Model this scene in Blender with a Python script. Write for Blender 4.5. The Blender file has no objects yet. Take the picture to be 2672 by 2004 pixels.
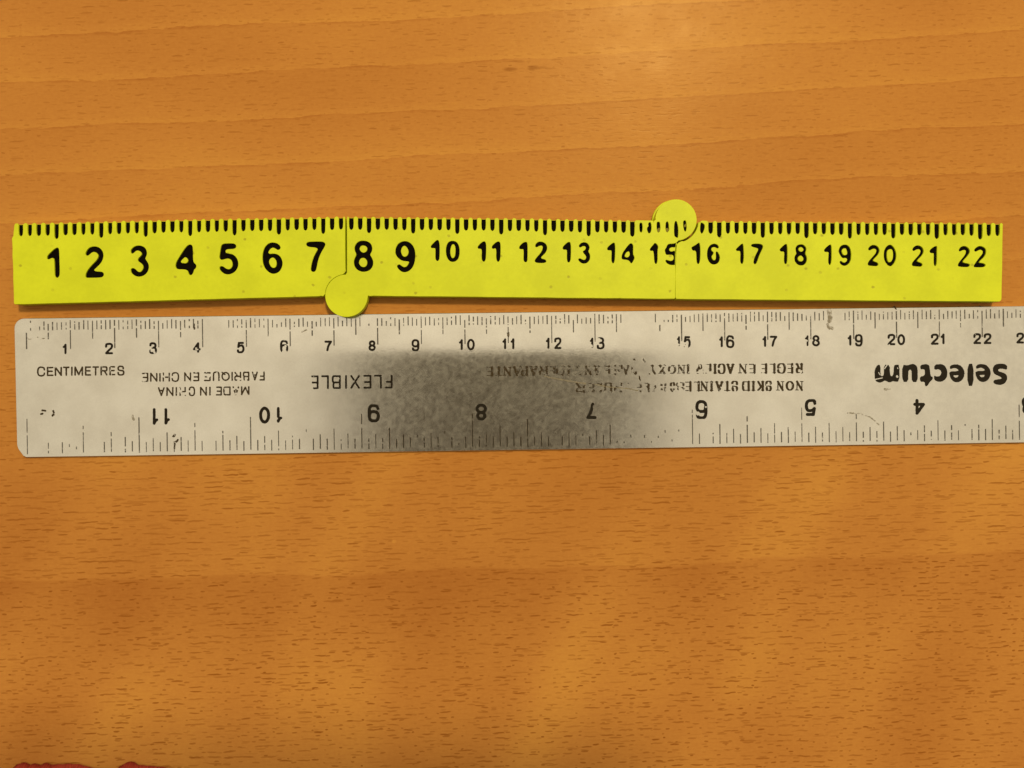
import bpy, math, random
import numpy as np
from mathutils import Matrix, Vector
from mathutils.geometry import delaunay_2d_cdt

scene = bpy.context.scene
COL = scene.collection
random.seed(7)

# ------------------------------------------------------------------ camera, world, lamp, exposure
F, CX, CY = 2018.0, 1336.0, 1002.0            # focal length and centre in photo pixels (2672 x 2004)
RX, RY, RZ = 2.0863e-3, 1.37386e-2, 1.35140e-2
MX = np.array([[1, 0, 0], [0, math.cos(RX), -math.sin(RX)], [0, math.sin(RX), math.cos(RX)]])
MY = np.array([[math.cos(RY), 0, math.sin(RY)], [0, 1, 0], [-math.sin(RY), 0, math.cos(RY)]])
MT = (MX @ MY).T                               # camera -> world
TT = MT @ np.array([-110.8988, 15.0257, -176.5004])
STEEL = 0.6                                    # thickness of the steel rule, mm
CAMZ = -TT[2] + STEEL                          # camera height above the desk, mm
MM = 0.001

cam = bpy.data.cameras.new("camera")
cam.sensor_width = 36.0
cam.lens = 36.0 * F / 2672.0
cam.clip_start, cam.clip_end = 0.005, 20.0
cam_ob = bpy.data.objects.new("camera", cam)
COL.objects.link(cam_ob)
m4 = Matrix([list(MT[0]) + [0], list(MT[1]) + [0], list(MT[2]) + [CAMZ * MM], [0, 0, 0, 1]])
cam_ob.matrix_world = m4
scene.camera = cam_ob

world = bpy.data.worlds.new("World")
scene.world = world
world.use_nodes = True
wn, wl = world.node_tree.nodes, world.node_tree.links
bg = wn["Background"]
tc = wn.new("ShaderNodeTexCoord")
sx = wn.new("ShaderNodeSeparateXYZ")
rmp = wn.new("ShaderNodeValToRGB")
wl.new(tc.outputs["Generated"], sx.inputs[0])
wl.new(sx.outputs["Z"], rmp.inputs[0])
rmp.color_ramp.elements[0].position = 0.0
rmp.color_ramp.elements[0].color = (0.50, 0.41, 0.26, 1)
rmp.color_ramp.elements[1].position = 0.82
rmp.color_ramp.elements[1].color = (0.80, 0.695, 0.50, 1)
e3 = rmp.color_ramp.elements.new(0.975)
e3.color = (1.06, 0.92, 0.665, 1)
# the room is dimmer on the near side, where the photographer leans over the desk
side = wn.new("ShaderNodeMapRange")
side.interpolation_type = 'SMOOTHSTEP'
wl.new(sx.outputs["Y"], side.inputs["Value"])
for key, val in (("From Min", -0.62), ("From Max", -0.12), ("To Min", 0.16), ("To Max", 1.0)):
    side.inputs[key].default_value = val
mul = wn.new("ShaderNodeMix")
mul.data_type = 'RGBA'
mul.blend_type = 'MULTIPLY'
mul.inputs[0].default_value = 1.0
wl.new(rmp.outputs[0], mul.inputs[6])
wl.new(side.outputs[0], mul.inputs[7])
wl.new(mul.outputs[2], bg.inputs["Color"])
bg.inputs["Strength"].default_value = 0.92

lamp = bpy.data.lights.new("ceiling_lamp", 'AREA')
lamp.shape = 'DISK'
lamp.size = 0.30
lamp.energy = 35.0
lamp.color = (1.0, 0.83, 0.46)
lamp_ob = bpy.data.objects.new("ceiling_lamp", lamp)
COL.objects.link(lamp_ob)
lamp_ob.location = (0.42, 1.04, 2.0)
lamp_ob.rotation_euler = (Vector((0, 0, 0)) - lamp_ob.location).to_track_quat('-Z', 'Y').to_euler()

scene.view_settings.view_transform = 'Standard'
scene.view_settings.look = 'None'
scene.view_settings.exposure = 0.0
scene.view_settings.gamma = 1.0
scene.view_settings.use_curve_mapping = False
scene.cycles.max_bounces = 6


def W(px, py, z=0.0):
    """photo pixel -> point in mm on the horizontal plane at height z (mm)"""
    d = MT @ np.array([(px - CX) / F, -(py - CY) / F, -1.0])
    t = (z - CAMZ) / d[2]
    return d[0] * t, d[1] * t


def WV(pts, z):
    return [W(x, y, z) for x, y in pts]


# ------------------------------------------------------------------ material helper
class NT:
    def __init__(self, name):
        self.m = bpy.data.materials.new(name)
        self.m.use_nodes = True
        self.t = self.m.node_tree
        self.b = self.t.nodes["Principled BSDF"]
        self.out = self.t.nodes["Material Output"]

    def n(self, typ, **kw):
        nd = self.t.nodes.new(typ)
        for k, v in kw.items():
            setattr(nd, k, v)
        return nd

    def put(self, sock, v):
        if isinstance(v, bpy.types.NodeSocket):
            self.t.links.new(v, sock)
        else:
            sock.default_value = v

    def math(self, op, a, b=None, c=None, clamp=False):
        nd = self.n("ShaderNodeMath", operation=op)
        nd.use_clamp = clamp
        self.put(nd.inputs[0], a)
        if b is not None:
            self.put(nd.inputs[1], b)
        if c is not None:
            self.put(nd.inputs[2], c)
        return nd.outputs[0]

    def step(self, v, lo, hi, a=0.0, b=1.0):
        nd = self.n("ShaderNodeMapRange", interpolation_type='SMOOTHSTEP')
        self.put(nd.inputs["Value"], v)
        nd.inputs["From Min"].default_value = lo
        nd.inputs["From Max"].default_value = hi
        nd.inputs["To Min"].default_value = a
        nd.inputs["To Max"].default_value = b
        return nd.outputs[0]

    def xyz(self, x, y, z=0.0):
        nd = self.n("ShaderNodeCombineXYZ")
        self.put(nd.inputs[0], x)
        self.put(nd.inputs[1], y)
        self.put(nd.inputs[2], z)
        return nd.outputs[0]

    def noise(self, vec, scale=1.0, detail=2.0, rough=0.5, dims='3D'):
        nd = self.n("ShaderNodeTexNoise", noise_dimensions=dims)
        self.put(nd.inputs["Vector"], vec)
        nd.inputs["Scale"].default_value = scale
        nd.inputs["Detail"].default_value = detail
        nd.inputs["Roughness"].default_value = rough
        return nd.outputs["Fac"]

    def mix(self, fac, a, b, blend='MIX'):
        nd = self.n("ShaderNodeMix", data_type='RGBA', blend_type=blend)
        self.put(nd.inputs[0], fac)
        self.put(nd.inputs[6], a)
        self.put(nd.inputs[7], b)
        return nd.outputs[2]

    def pos_px(self, s=0.00008776):
        """object position in photo-pixel sized units (0.088 mm)"""
        g = self.n("ShaderNodeTexCoord")
        vm = self.n("ShaderNodeVectorMath", operation='SCALE')
        self.t.links.new(g.outputs["Object"], vm.inputs[0])
        vm.inputs["Scale"].default_value = 1.0 / s
        sp = self.n("ShaderNodeSeparateXYZ")
        self.t.links.new(vm.outputs[0], sp.inputs[0])
        return vm.outputs[0], sp.outputs[0], sp.outputs[1]

    def bump(self, h, strength, dist):
        nd = self.n("ShaderNodeBump")
        self.put(nd.inputs["Height"], h)
        nd.inputs["Strength"].default_value = strength
        nd.inputs["Distance"].default_value = dist
        self.t.links.new(nd.outputs[0], self.b.inputs["Normal"])


# ------------------------------------------------------------------ materials
def make_wood():
    k = NT("varnished_beech")
    v, X, Y = k.pos_px()
    # gentle warp of the figure
    wv = k.xyz(k.math('MULTIPLY', X, 0.0016), k.math('MULTIPLY', Y, 0.006))
    warp = k.math('SUBTRACT', k.noise(wv, 1.0, 2.0), 0.5)
    fine = k.math('SUBTRACT', k.noise(k.xyz(k.math('MULTIPLY', X, 0.012), k.math('MULTIPLY', Y, 0.05)), 1.0, 2.0), 0.5)
    # growth rings: a light rim above a crisp edge, darker just below it, slanting up to the right
    lin = k.math('ADD', k.math('MULTIPLY', X, 0.05605), k.math('MULTIPLY', k.math('MULTIPLY', X, X), 3.2e-6))
    tt = k.math('SUBTRACT', k.math('ADD', lin, 849.2), Y)
    tt = k.math('ADD', tt, k.math('MULTIPLY', warp, 34.0))
    tt = k.math('ADD', tt, k.math('MULTIPLY', fine, 13.0))
    jag = k.math('SUBTRACT', k.noise(k.xyz(k.math('MULTIPLY', X, 0.045), k.math('MULTIPLY', Y, 0.12), 6.0), 1.0, 2.0), 0.5)
    tt = k.math('ADD', tt, k.math('MULTIPLY', jag, 9.0))
    tt = k.math('DIVIDE', tt, 122.0)
    fr = k.math('FRACT', tt)
    saw = k.math('SUBTRACT', k.math('POWER', fr, 1.3), 0.42)
    upper = k.step(Y, 150.0, 420.0)
    ringline = k.math('MULTIPLY', k.step(fr, 0.0, 0.075, 1.0, 0.0), k.step(fr, 0.0, 0.015))
    brk = k.noise(k.xyz(k.math('MULTIPLY', X, 0.010), k.math('MULTIPLY', Y, 0.004), 3.0), 1.0, 3.0)
    ringline = k.math('MULTIPLY', ringline, k.step(brk, 0.36, 0.62))
    # one ring edge crossing the near half
    lowt = k.math('SUBTRACT', k.math('ADD', k.math('MULTIPLY', X, 0.0236), -489.0), Y)
    lowt = k.math('ADD', lowt, k.math('ADD', k.math('MULTIPLY', warp, 60.0), k.math('MULTIPLY', fine, 10.0)))
    lowd = k.math('MULTIPLY', k.step(lowt, -4.0, 6.0), k.step(lowt, 10.0, 260.0, 1.0, 0.0))

    # pores: short dark dashes, one per Voronoi cell
    lower = k.step(Y, -160.0, 330.0, 1.0, 0.0)

    def pores(cx, cy, hl, ht, seed, thr):
        xs = k.math('ADD', X, k.math('MULTIPLY', fine, 14.0))
        ys = k.math('ADD', k.math('SUBTRACT', Y, k.math('MULTIPLY', X, 0.024)), k.math('MULTIPLY', fine, 7.0))
        ys = k.math('ADD', ys, k.math('MULTIPLY', k.math('SUBTRACT', k.noise(k.xyz(k.math('MULTIPLY', X, 0.05), k.math('MULTIPLY', Y, 0.02), seed), 1.0, 1.0), 0.5), 5.0))
        u = k.math('ADD', k.math('DIVIDE', xs, cx), seed * 13.7)
        w = k.math('ADD', k.math('DIVIDE', ys, cy), seed * 7.3)
        vo = k.n("ShaderNodeTexVoronoi", voronoi_dimensions='2D')
        k.put(vo.inputs["Vector"], k.xyz(u, w))
        vo.inputs["Scale"].default_value = 1.0
        vo.inputs["Randomness"].default_value = 0.82
        sp = k.n("ShaderNodeSeparateXYZ")
        k.t.links.new(vo.outputs["Position"], sp.inputs[0])
        sc = k.n("ShaderNodeSeparateColor")
        k.t.links.new(vo.outputs["Color"], sc.inputs[0])
        r1, r2, r3 = sc.outputs[0], sc.outputs[1], sc.outputs[2]
        ln = k.math('MULTIPLY', k.math('MULTIPLY_ADD', k.math('POWER', r1, 2.0), 1.25, 0.45), hl)
        ln = k.math('MULTIPLY', ln, k.math('MULTIPLY_ADD', lower, 0.45, 0.55))
        ln = k.math('MULTIPLY', ln, k.step(lowt, -30.0, 40.0, 1.0, 0.72))
        dx = k.math('DIVIDE', k.math('MULTIPLY', k.math('SUBTRACT', u, sp.outputs[0]), cx), ln)
        dy = k.math('DIVIDE', k.math('MULTIPLY', k.math('SUBTRACT', w, sp.outputs[1]), cy), ht)
        d4 = k.math('ADD', k.math('POWER', k.math('ABSOLUTE', dx), 3.0), k.math('MULTIPLY', dy, dy))
        mk = k.step(d4, 0.25, 1.35, 1.0, 0.0)
        mk = k.math('MULTIPLY', mk, k.step(r2, thr, 0.9, 0.0, 1.0))
        return k.math('MULTIPLY', mk, k.math('MULTIPLY_ADD', r3, 0.5, 0.5))

    p1 = pores(47.0, 14.5, 21.0, 2.05, 1.0, 0.02)
    p2 = pores(58.0, 21.0, 24.0, 2.2, 2.0, 0.25)
    p3 = pores(33.0, 12.0, 10.0, 2.1, 3.0, 0.20)
    pr = k.math('MAXIMUM', k.math('MULTIPLY', k.math('MAXIMUM', p1, k.math('MULTIPLY', p2, 0.6)), k.step(lowt, -30.0, 40.0, 0.85, 1.0)), k.math('MULTIPLY', p3, k.step(lowt, -30.0, 40.0, 0.5, 0.95)))
    dens = k.noise(k.xyz(k.math('MULTIPLY', X, 0.004), k.math('MULTIPLY', Y, 0.009), 9.0), 1.0, 2.0)
    pr = k.math('MULTIPLY', pr, k.step(dens, 0.25, 0.6, 0.78, 1.0))
    pr = k.math('MULTIPLY', pr, k.math('MULTIPLY_ADD', lower, 0.42, 0.56))

    # broad blotches of the board, some across the grain
    rot = k.xyz(k.math('ADD', k.math('MULTIPLY', X, 0.0016), k.math('MULTIPLY', Y, 0.0009)),
                k.math('SUBTRACT', k.math('MULTIPLY', Y, 0.0030), k.math('MULTIPLY', X, 0.0004)), 4.2)
    blot = k.math('SUBTRACT', k.noise(rot, 1.0, 2.0), 0.5)
    diag = k.xyz(k.math('ADD', k.math('MULTIPLY', X, 0.0034), k.math('MULTIPLY', Y, -0.0016)),
                 k.math('ADD', k.math('MULTIPLY', Y, 0.0012), k.math('MULTIPLY', X, 0.0006)), 1.7)
    ray = k.math('MULTIPLY', k.math('SUBTRACT', k.noise(diag, 1.0, 1.0), 0.5), lower)
    fibre = k.math('SUBTRACT', k.noise(k.xyz(k.math('MULTIPLY', X, 0.03), k.math('MULTIPLY', Y, 0.16), 2.0), 1.0, 3.0), 0.5)
    hair = k.math('SUBTRACT', k.noise(k.xyz(k.math('MULTIPLY', X, 0.055), k.math('MULTIPLY', Y, 0.30), 8.0), 1.0, 2.0), 0.5)
    speck = k.math('SUBTRACT', k.noise(v, 0.10, 2.0), 0.5)

    val = k.math('MULTIPLY', k.math('MULTIPLY', saw, upper), 0.095)
    val = k.math('ADD', val, k.math('MULTIPLY', k.math('MULTIPLY', k.step(fr, 0.80, 0.97), upper), 0.055))
    val = k.math('SUBTRACT', val, k.math('MULTIPLY', k.math('MULTIPLY', ringline, upper), 0.24))
    val = k.math('SUBTRACT', val, k.math('MULTIPLY', lowd, 0.16))
    val = k.math('ADD', val, k.math('MULTIPLY', blot, 0.42))
    val = k.math('ADD', val, k.math('MULTIPLY', ray, 0.70))
    val = k.math('ADD', val, k.math('MULTIPLY', fibre, 0.16))
    val = k.math('ADD', val, k.math('MULTIPLY', speck, 0.18))
    val = k.math('ADD', val, k.math('MULTIPLY', hair, 0.16))

    # the two small brown flecks of a pin knot above the yellow rule
    def spot(px, py, rx, ry):
        x0, y0 = W(px, py)
        a = k.math('DIVIDE', k.math('SUBTRACT', X, x0 / 0.08776), rx)
        b = k.math('DIVIDE', k.math('SUBTRACT', Y, y0 / 0.08776), ry)
        d = k.math('ADD', k.math('MULTIPLY', a, a), k.math('MULTIPLY', b, b))
        d = k.math('ADD', d, k.math('MULTIPLY', fibre, 1.2))
        return k.step(d, 0.0, 1.0, 1.0, 0.0)
    kn = spot(1330, 181, 26, 7)
    for s in ((1392, 177, 22, 8), (1415, 176, 20, 5), (1352, 160, 26, 4)):
        kn = k.math('MAXIMUM', kn, k.math('MULTIPLY', spot(*s), 0.9 if s[0] == 1392 else 0.5))
    for s in ((1885, 1553, 14, 6), (1028, 1413, 9, 6)):          # two pale nicks in the varnish
        val = k.math('ADD', val, k.math('MULTIPLY', spot(*s), 0.22))

    ramp = k.n("ShaderNodeValToRGB")
    k.put(ramp.inputs[0], k.math('ADD', val, 0.5, clamp=True))
    el = ramp.color_ramp.elements
    el[0].position, el[0].color = 0.0, WOOD[0]
    el[1].position, el[1].color = 1.0, WOOD[2]
    e = el.new(0.5)
    e.color = WOOD[1]
    c = k.mix(k.math('MULTIPLY', pr, 0.94), ramp.outputs[0], WOOD[3])
    c = k.mix(k.math('MULTIPLY', kn, 0.7), c, WOOD[3])
    k.put(k.b.inputs["Base Color"], c)
    k.put(k.b.inputs["Roughness"], k.math('MULTIPLY_ADD', k.noise(v, 0.010, 1.0), 0.16, 0.20))
    k.b.inputs["Specular IOR Level"].default_value = 0.07
    k.b.inputs["Specular Tint"].default_value = (1.0, 0.78, 0.40, 1)
    hgt = k.math('ADD', k.math('MULTIPLY', pr, -1.0), k.math('MULTIPLY', fibre, 0.5))
    hgt = k.math('ADD', hgt, k.math('MULTIPLY', k.noise(v, 0.035, 1.0), 0.8))
    k.bump(hgt, 0.08, 0.0003)
    return k.m


WOOD = [(0.330, 0.108, 0.0210, 1), (0.480, 0.201, 0.0450, 1), (0.630, 0.310, 0.0640, 1), (0.245, 0.074, 0.0085, 1)]


def make_yellow(name, base, dark):
    k = NT(name)
    v, X, Y = k.pos_px()
    n1 = k.noise(v, 0.012, 3.0)
    n2 = k.noise(v, 0.09, 2.0)
    c = k.mix(k.step(k.math('MULTIPLY_ADD', n2, 0.35, n1), 0.40, 0.92), base, tuple(b * s for b, s in zip(base[:3], (0.88, 0.88, 0.70))) + (1,))
    vo = k.n("ShaderNodeTexVoronoi", voronoi_dimensions='2D')
    k.put(vo.inputs["Vector"], k.xyz(k.math('DIVIDE', X, 44.0), k.math('DIVIDE', Y, 40.0)))
    vo.inputs["Scale"].default_value = 1.0
    sc = k.n("ShaderNodeSeparateColor")
    k.t.links.new(vo.outputs["Color"], sc.inputs[0])
    d = k.math('ADD', vo.outputs["Distance"], k.math('MULTIPLY', k.math('SUBTRACT', k.noise(v, 0.15, 1.0), 0.5), 0.10))
    pit = k.math('MULTIPLY', k.step(d, 0.05, 0.12, 1.0, 0.0), k.step(sc.outputs[0], 0.70, 1.0))
    pit = k.math('MULTIPLY', pit, 0.65)
    c = k.mix(pit, c, dark)
    k.put(k.b.inputs["Base Color"], c)
    k.b.inputs["Roughness"].default_value = 0.5
    k.b.inputs["Specular IOR Level"].default_value = 0.3
    h = k.math('ADD', k.math('MULTIPLY', n2, 0.6), k.math('MULTIPLY', pit, -1.0))
    k.bump(h, 0.25, 0.0001)
    return k.m


def make_plain(name, col, rough, spec=0.3, var=0.0):
    k = NT(name)
    v, X, Y = k.pos_px()
    n = k.noise(v, 0.08, 2.0)
    c = k.mix(k.math('MULTIPLY', n, var), col, tuple(x * 0.4 for x in col[:3]) + (1,))
    k.put(k.b.inputs["Base Color"], c)
    k.b.inputs["Roughness"].default_value = rough
    k.b.inputs["Specular IOR Level"].default_value = spec
    return k.m


def make_steel():
    k = NT("satin_stainless_steel")
    v, X, Y = k.pos_px()
    grain = k.noise(v, 0.085, 3.0, 0.65)
    big = k.noise(v, 0.012, 3.0)
    tone = k.math('ADD', k.math('MULTIPLY', grain, 0.35), k.math('MULTIPLY', big, 0.65))
    c = k.mix(k.step(tone, 0.3, 0.7), (0.66, 0.63, 0.58, 1), (0.75, 0.725, 0.68, 1))
    tg = k.n("ShaderNodeTangent", direction_type='UV_MAP')
    tg.uv_map = "brushed"
    b2 = k.n("ShaderNodeBsdfPrincipled")
    for b, rough, an in ((k.b, 0.15, 1.0), (b2, 0.62, 0.3)):
        k.put(b.inputs["Base Color"], c)
        b.inputs["Metallic"].default_value = 1.0
        b.inputs["Roughness"].default_value = rough
        b.inputs["Anisotropic"].default_value = an
        k.t.links.new(tg.outputs[0], b.inputs["Tangent"])
    k.put(k.b.inputs["Roughness"], k.math('MULTIPLY_ADD', grain, 0.07, 0.115))
    mx = k.n("ShaderNodeMixShader")
    k.put(mx.inputs[0], k.step(k.math('MULTIPLY_ADD', k.noise(v, 0.15, 1.0), 0.35, grain), 0.40, 0.95, 0.09, 0.20))
    k.t.links.new(k.b.outputs[0], mx.inputs[1])
    k.t.links.new(b2.outputs[0], mx.inputs[2])
    k.t.links.new(mx.outputs[0], k.out.inputs["Surface"])
    k.bump(grain, 0.05, 0.00005)
    return k.m


def make_ink(name, col, lo, hi, scale=0.16, dens=1.0):
    """printed ink worn through to the metal in places"""
    k = NT(name)
    v, X, Y = k.pos_px()
    n = k.math('ADD', k.math('MULTIPLY', k.noise(v, scale, 2.0, 0.6), 0.7), k.math('MULTIPLY', k.noise(v, 0.03, 2.0), 0.3))
    a = k.step(n, lo, hi, 0.0, dens)
    k.put(k.b.inputs["Base Color"], col)
    k.b.inputs["Roughness"].default_value = 0.6
    k.b.inputs["Specular IOR Level"].default_value = 0.15
    k.put(k.b.inputs["Alpha"], a)
    return k.m


def make_cloth():
    k = NT("red_crinkled_cloth")
    v, X, Y = k.pos_px()
    w = k.noise(k.xyz(k.math('MULTIPLY', X, 0.25), k.math('MULTIPLY', Y, 0.06)), 1.0, 2.0)
    c = k.mix(w, (0.14, 0.012, 0.008, 1), (0.52, 0.075, 0.045, 1))
    k.put(k.b.inputs["Base Color"], c)
    k.b.inputs["Roughness"].default_value = 0.8
    k.b.inputs["Specular IOR Level"].default_value = 0.1
    k.bump(w, 0.5, 0.0003)
    return k.m


YEL, YDK = (0.64, 0.71, 0.010, 1), (0.30, 0.26, 0.006, 1)
M_WOOD = make_wood()
M_YEL = make_yellow("yellow_plastic", YEL, YDK)
M_OLIVE = make_plain("smeared_yellow_plastic", (0.22, 0.185, 0.006, 1), 0.5, 0.2, 0.5)
M_BLACK = make_plain("black_plastic_inlay", (0.0035, 0.0020, 0.0008, 1), 0.7, 0.04, 0.3)
M_STEEL = make_steel()
M_INK = make_ink("black_print", (0.012, 0.008, 0.004, 1), 0.16, 0.30)
M_INK_MID = make_ink("brown_black_print", (0.040, 0.026, 0.011, 1), 0.28, 0.46)
M_INK_THIN = make_ink("faded_print", (0.035, 0.022, 0.008, 1), 0.26, 0.50, 0.16, 0.62)
M_INK_DIM = make_ink("worn_print", (0.045, 0.030, 0.014, 1), 0.36, 0.52, 0.22)
M_SMUDGE = make_ink("grey_smudge", (0.22, 0.18, 0.115, 1), 0.38, 0.60, 0.10, 0.6)
M_CLOTH = make_cloth()


# ------------------------------------------------------------------ object helpers
def empty(name, loc=(0, 0, 0)):
    o = bpy.data.objects.new(name, None)
    o.location = loc
    o.empty_display_size = 0.01
    COL.objects.link(o)
    return o


def tag(o, label=None, cat=None, group=None, kind=None):
    if label:
        o["label"] = label
    if cat:
        o["category"] = cat
    if group:
        o["group"] = group
    if kind:
        o["kind"] = kind
    return o


def mesh_obj(name, verts, faces, mat, parent=None, smooth=False):
    """verts in world mm; the object's origin stays at its parent's base"""
    me = bpy.data.meshes.new(name)
    me.from_pydata([(x * MM, y * MM, z * MM) for x, y, z in verts], [], faces)
    me.update()
    if smooth:
        for p in me.polygons:
            p.use_smooth = True
    me.materials.append(mat)
    o = bpy.data.objects.new(name, me)
    COL.objects.link(o)
    if parent is not None:
        o.parent = parent
    return o


def area2(p):
    return sum(p[i][0] * p[(i + 1) % len(p)][1] - p[(i + 1) % len(p)][0] * p[i][1] for i in range(len(p)))


def chaikin(p, n=2):
    for _ in range(n):
        q = []
        for i in range(len(p)):
            a, b = p[i], p[(i + 1) % len(p)]
            q.append((0.75 * a[0] + 0.25 * b[0], 0.75 * a[1] + 0.25 * b[1]))
            q.append((0.25 * a[0] + 0.75 * b[0], 0.25 * a[1] + 0.75 * b[1]))
        p = q
    return p


def chaikin_open(p, n=3):
    for _ in range(n):
        q = [p[0]]
        for i in range(len(p) - 1):
            a, b = p[i], p[i + 1]
            q.append((0.75 * a[0] + 0.25 * b[0], 0.75 * a[1] + 0.25 * b[1]))
            q.append((0.25 * a[0] + 0.75 * b[0], 0.25 * a[1] + 0.75 * b[1]))
        q.append(p[-1])
        p = q
    return p


def clean(p, eps=1e-4):
    q = []
    for a in p:
        if not q or math.hypot(a[0] - q[-1][0], a[1] - q[-1][1]) > eps:
            q.append(a)
    if math.hypot(q[0][0] - q[-1][0], q[0][1] - q[-1][1]) <= eps:
        q.pop()
    return q


def inset(p, w):
    """move every vertex of a loop to its left (the solid side) by w (number or list)"""
    n = len(p)
    out = []
    for i in range(n):
        a, b, c = p[i - 1], p[i], p[(i + 1) % n]
        d1 = (b[0] - a[0], b[1] - a[1])
        d2 = (c[0] - b[0], c[1] - b[1])
        l1, l2 = math.hypot(*d1) or 1, math.hypot(*d2) or 1
        nx, ny = -(d1[1] / l1 + d2[1] / l2), d1[0] / l1 + d2[0] / l2
        l = math.hypot(nx, ny)
        ww = w[i] if isinstance(w, list) else w
        if l < 1e-6:
            out.append(b)
            continue
        s = min(1.5, 2.0 / l)
        out.append((b[0] + nx / l * ww * s, b[1] + ny / l * ww * s))
    return out


def triangulate(loops):
    vs, edges, k = [], [], 0
    for lp in loops:
        n = len(lp)
        vs += [Vector(p) for p in lp]
        edges += [(k + i, k + (i + 1) % n) for i in range(n)]
        k += n
    ov, oe, of, origv, orige, origf = delaunay_2d_cdt(vs, edges, [], 0, 1e-6)
    tris = []
    for f in of:
        idx = [origv[i][0] if origv[i] else None for i in f]
        if None not in idx and len(set(idx)) == len(idx):
            tris.append(idx)
    P = np.array([[v[0], v[1]] for v in vs])
    C = np.array([P[t].mean(axis=0) for t in tris])
    ins = np.zeros(len(C), bool)
    for a, b in edges:                                   # even-odd rule: holes stay open
        pa, pb = P[a], P[b]
        if pa[1] == pb[1]:
            continue
        c = (pa[1] > C[:, 1]) != (pb[1] > C[:, 1])
        ins ^= c & (C[:, 0] < (pb[0] - pa[0]) * (C[:, 1] - pa[1]) / (pb[1] - pa[1]) + pa[0])
    return [t for t, q in zip(tris, ins) if q]


def prism(name, outer, holes, z0, z1, mat, parent, bev=0.06, hbev=0.06):
    """solid plate with bevelled top edges; outer / holes in world mm; bev may be per vertex"""
    if area2(outer) < 0:
        outer = outer[::-1]
        if isinstance(bev, list):
            bev = bev[::-1]
    holes = [h if area2(h) < 0 else h[::-1] for h in holes]
    loops = [outer] + holes
    widths = [bev if isinstance(bev, list) else [bev] * len(outer)] + [[hbev] * len(h) for h in holes]
    tops = [inset(l, w) for l, w in zip(loops, widths)]
    tris = triangulate(tops)
    flat = [p for l in tops for p in l]
    N = len(flat)
    verts = [(p[0], p[1], z1) for p in flat]
    verts += [(p[0], p[1], z1 - w) for l, ws in zip(loops, widths) for p, w in zip(l, ws)]
    verts += [(p[0], p[1], z0) for l in loops for p in l]
    faces = []
    for t in tris:
        a = sum(flat[t[i]][0] * flat[t[(i + 1) % len(t)]][1] - flat[t[(i + 1) % len(t)]][0] * flat[t[i]][1] for i in range(len(t)))
        t = t if a > 0 else t[::-1]
        faces.append(tuple(t))
        faces.append(tuple(2 * N + i for i in reversed(t)))
    k = 0
    for l in loops:
        n = len(l)
        for i in range(n):
            a, b = k + i, k + (i + 1) % n
            faces.append((N + a, N + b, b, a))
            faces.append((2 * N + a, 2 * N + b, N + b, N + a))
        k += n
    return mesh_obj(name, verts, faces, mat, parent)


def sheet(name, polys, z, mat, parent):
    """flat pieces (outer, holes) at height z joined into one mesh"""
    verts, faces = [], []
    for outer, holes in polys:
        loops = [outer] + holes
        tr = triangulate(loops)
        flat = [p for l in loops for p in l]
        k = len(verts)
        verts += [(p[0], p[1], z) for p in flat]
        for t in tr:
            a = sum(flat[t[i]][0] * flat[t[(i + 1) % len(t)]][1] - flat[t[(i + 1) % len(t)]][0] * flat[t[i]][1] for i in range(len(t)))
            faces.append(tuple(k + i for i in (t if a > 0 else t[::-1])))
    return mesh_obj(name, verts, faces, mat, parent)


# ------------------------------------------------------------------ desk
def make_desk():
    x0, x1, y0, y1, z0, z1 = -700, 700, -420, 430, -28, 0
    b = 3
    v = [(x0, y0, z0), (x1, y0, z0), (x1, y1, z0), (x0, y1, z0),
         (x0, y0, z1 - b), (x1, y0, z1 - b), (x1, y1, z1 - b), (x0, y1, z1 - b),
         (x0 + b, y0 + b, z1), (x1 - b, y0 + b, z1), (x1 - b, y1 - b, z1), (x0 + b, y1 - b, z1)]
    f = [(3, 2, 1, 0), (8, 9, 10, 11)]
    for i in range(4):
        j = (i + 1) % 4
        f += [(i, j, 4 + j, 4 + i), (4 + i, 4 + j, 8 + j, 8 + i)]
    o = mesh_obj("desk_top", v, f, M_WOOD)
    return tag(o, "varnished orange-brown beech desk top with short dark pores", "desk", kind="structure")


make_desk()

# ------------------------------------------------------------------ yellow folding rule
T = 3.0          # its thickness, mm
DEPTH = 0.38     # depth of the engraved figures and slots
# engraved figures: outlines read off the photograph  (crop origin x, y, scale) -> list of (outline, holes)
A, B, C_, D = (100, 620, 9.217), (320, 620, 9.217), (540, 610, 9.217), (780, 600, 6.9125)
E_, F_, G_, H_ = (1000, 600, 9.217), (1220, 610, 9.217), (1440, 610, 9.217), (1660, 500, 7.9)
I_, J_, K_, L_ = (1780, 610, 9.217), (2000, 610, 9.217), (2220, 610, 9.217), (2440, 560, 6.9125)


def sh(p, dx, dy):
    return [(a + dx, b + dy) for a, b in p]


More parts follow.
